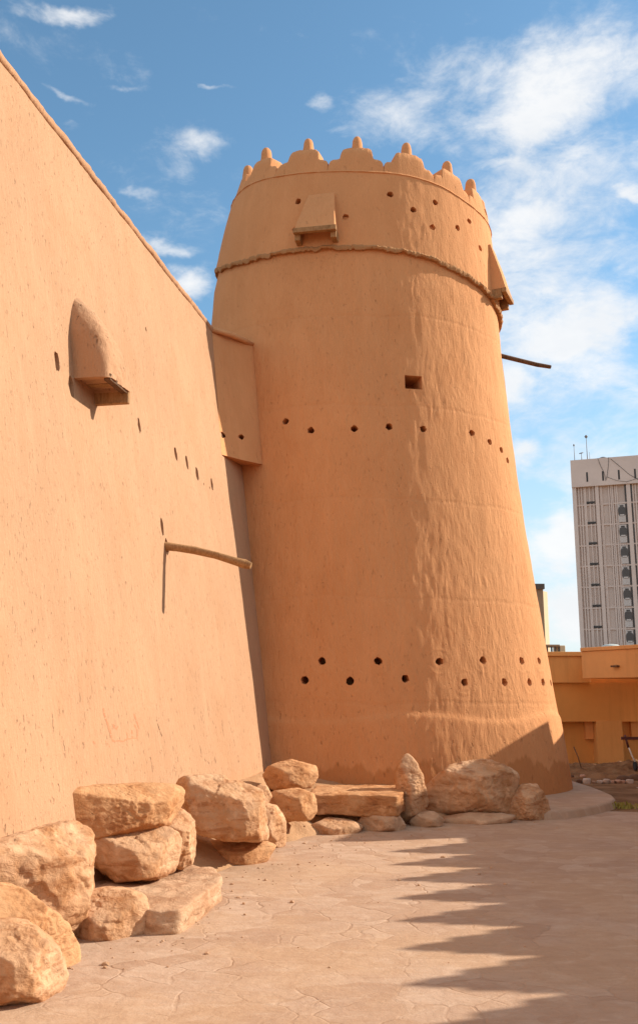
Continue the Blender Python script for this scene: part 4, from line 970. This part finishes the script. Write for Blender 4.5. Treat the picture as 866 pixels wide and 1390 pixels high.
wz = W_.n('TexNoise', {'Vector': W_.n('Mapping', {'Vector': dirv, 'Scale': (1, 1, 1.6)}).outputs[0], 'Scale': 5.0, 'Detail': 6, 'Roughness': .6}).outputs[1]
wzs = W_.n('SeparateXYZ', {'Vector': wz}).outputs
az0, el0 = az_, el_
az_ = W_.math('ADD', az_, W_.math('MULTIPLY', W_.math('SUBTRACT', wzs[0], .5), .16)); el_ = W_.math('ADD', el_, W_.math('MULTIPLY', W_.math('SUBTRACT', wzs[1], .5), .11))
mask = None
for px, py, sxp, syp, amp in BL:
    a0, e0 = azel(px, py); a1, _ = azel(px + sxp, py); _, e1 = azel(px, py - syp)
    u = W_.math('DIVIDE', W_.math('SUBTRACT', az_, a0), abs(a1 - a0)); v = W_.math('DIVIDE', W_.math('SUBTRACT', el_, e0), abs(e1 - e0))
    g_ = W_.math('MULTIPLY', W_.math('EXPONENT', W_.math('MULTIPLY', W_.math('ADD', W_.math('MULTIPLY', u, u), W_.math('MULTIPLY', v, v)), -1.0)), amp)
    mask = g_ if mask is None else W_.math('MAXIMUM', mask, g_)
# unseen cloud added outside the view, raised to brighten the ambient light
far = W_.math('MULTIPLY', W_.ramp(W_.math('ABSOLUTE', az0), .5, .9), .7); mask = W_.math('MAXIMUM', mask, far)
mp = W_.n('Mapping', {'Vector': dirv, 'Scale': (1, 1, 1.9), 'Rotation': (0, rad(-18), 0)}).outputs[0]
n1 = W_.noise(mp, 6.5, 10, .64, .3); n2 = W_.noise(mp, 22.0, 8, .66, .5)
nn_ = W_.math('ADD', W_.math('MULTIPLY', n1, .68), W_.math('MULTIPLY', n2, .32))
dens = W_.math('ADD', nn_, W_.math('MULTIPLY', W_.math('SUBTRACT', mask, .5), .44))
cl = W_.ramp(dens, .38, .72)
thick = W_.ramp(dens, .62, .95); shade = W_.ramp(W_.noise(mp, 11.0, 6, .6), .35, .7)
ccol = W_.mix(W_.math('MULTIPLY', shade, .35), (4.05, 4.05, 4.05), (3.15, 3.3, 3.5))
hz_ = W_.ramp(el0, .42, .0)
skyc = W_.n('HueSaturation', {'Saturation': 1.0, 'Value': 1.0, 'Color': sky.outputs[0]}).outputs[0]
skyc = W_.mix(1.0, skyc, (.71, .88, .83), 'MULTIPLY')
c0 = W_.mix(W_.math('MULTIPLY', hz_, .8), skyc, (2.75, 3.1, 3.45))
fin = W_.mix(W_.math('MULTIPLY', cl, .93), c0, ccol)
L.new(fin, bg.inputs[0])
sl = bpy.data.lights.new('sun', 'SUN'); sl.energy = 4.1; sl.angle = rad(.5); sl.color = (1, .93, .82)
so = bpy.data.objects.new('sun', sl); C.objects.link(so); so.rotation_euler = Vector(-SUN).to_track_quat('-Z', 'Y').to_euler(); so.location = (20, 5, 20)
cam = bpy.data.cameras.new('camera'); co = bpy.data.objects.new('camera', cam); C.objects.link(co); sc.camera = co
co.location = CAM; co.rotation_euler = (math.pi / 2 + PITCH, 0, 0); cam.sensor_fit = 'VERTICAL'; cam.sensor_height = 36; cam.lens = F / 1390 * 36; cam.clip_end = 6000
sc.view_settings.view_transform = 'Standard'; sc.view_settings.look = 'None'; sc.view_settings.gamma = 1; sc.view_settings.use_curve_mapping = False; sc.view_settings.exposure = .72
sc.cycles.use_denoising = True
sc.cycles.max_bounces = 8; sc.cycles.diffuse_bounces = 5
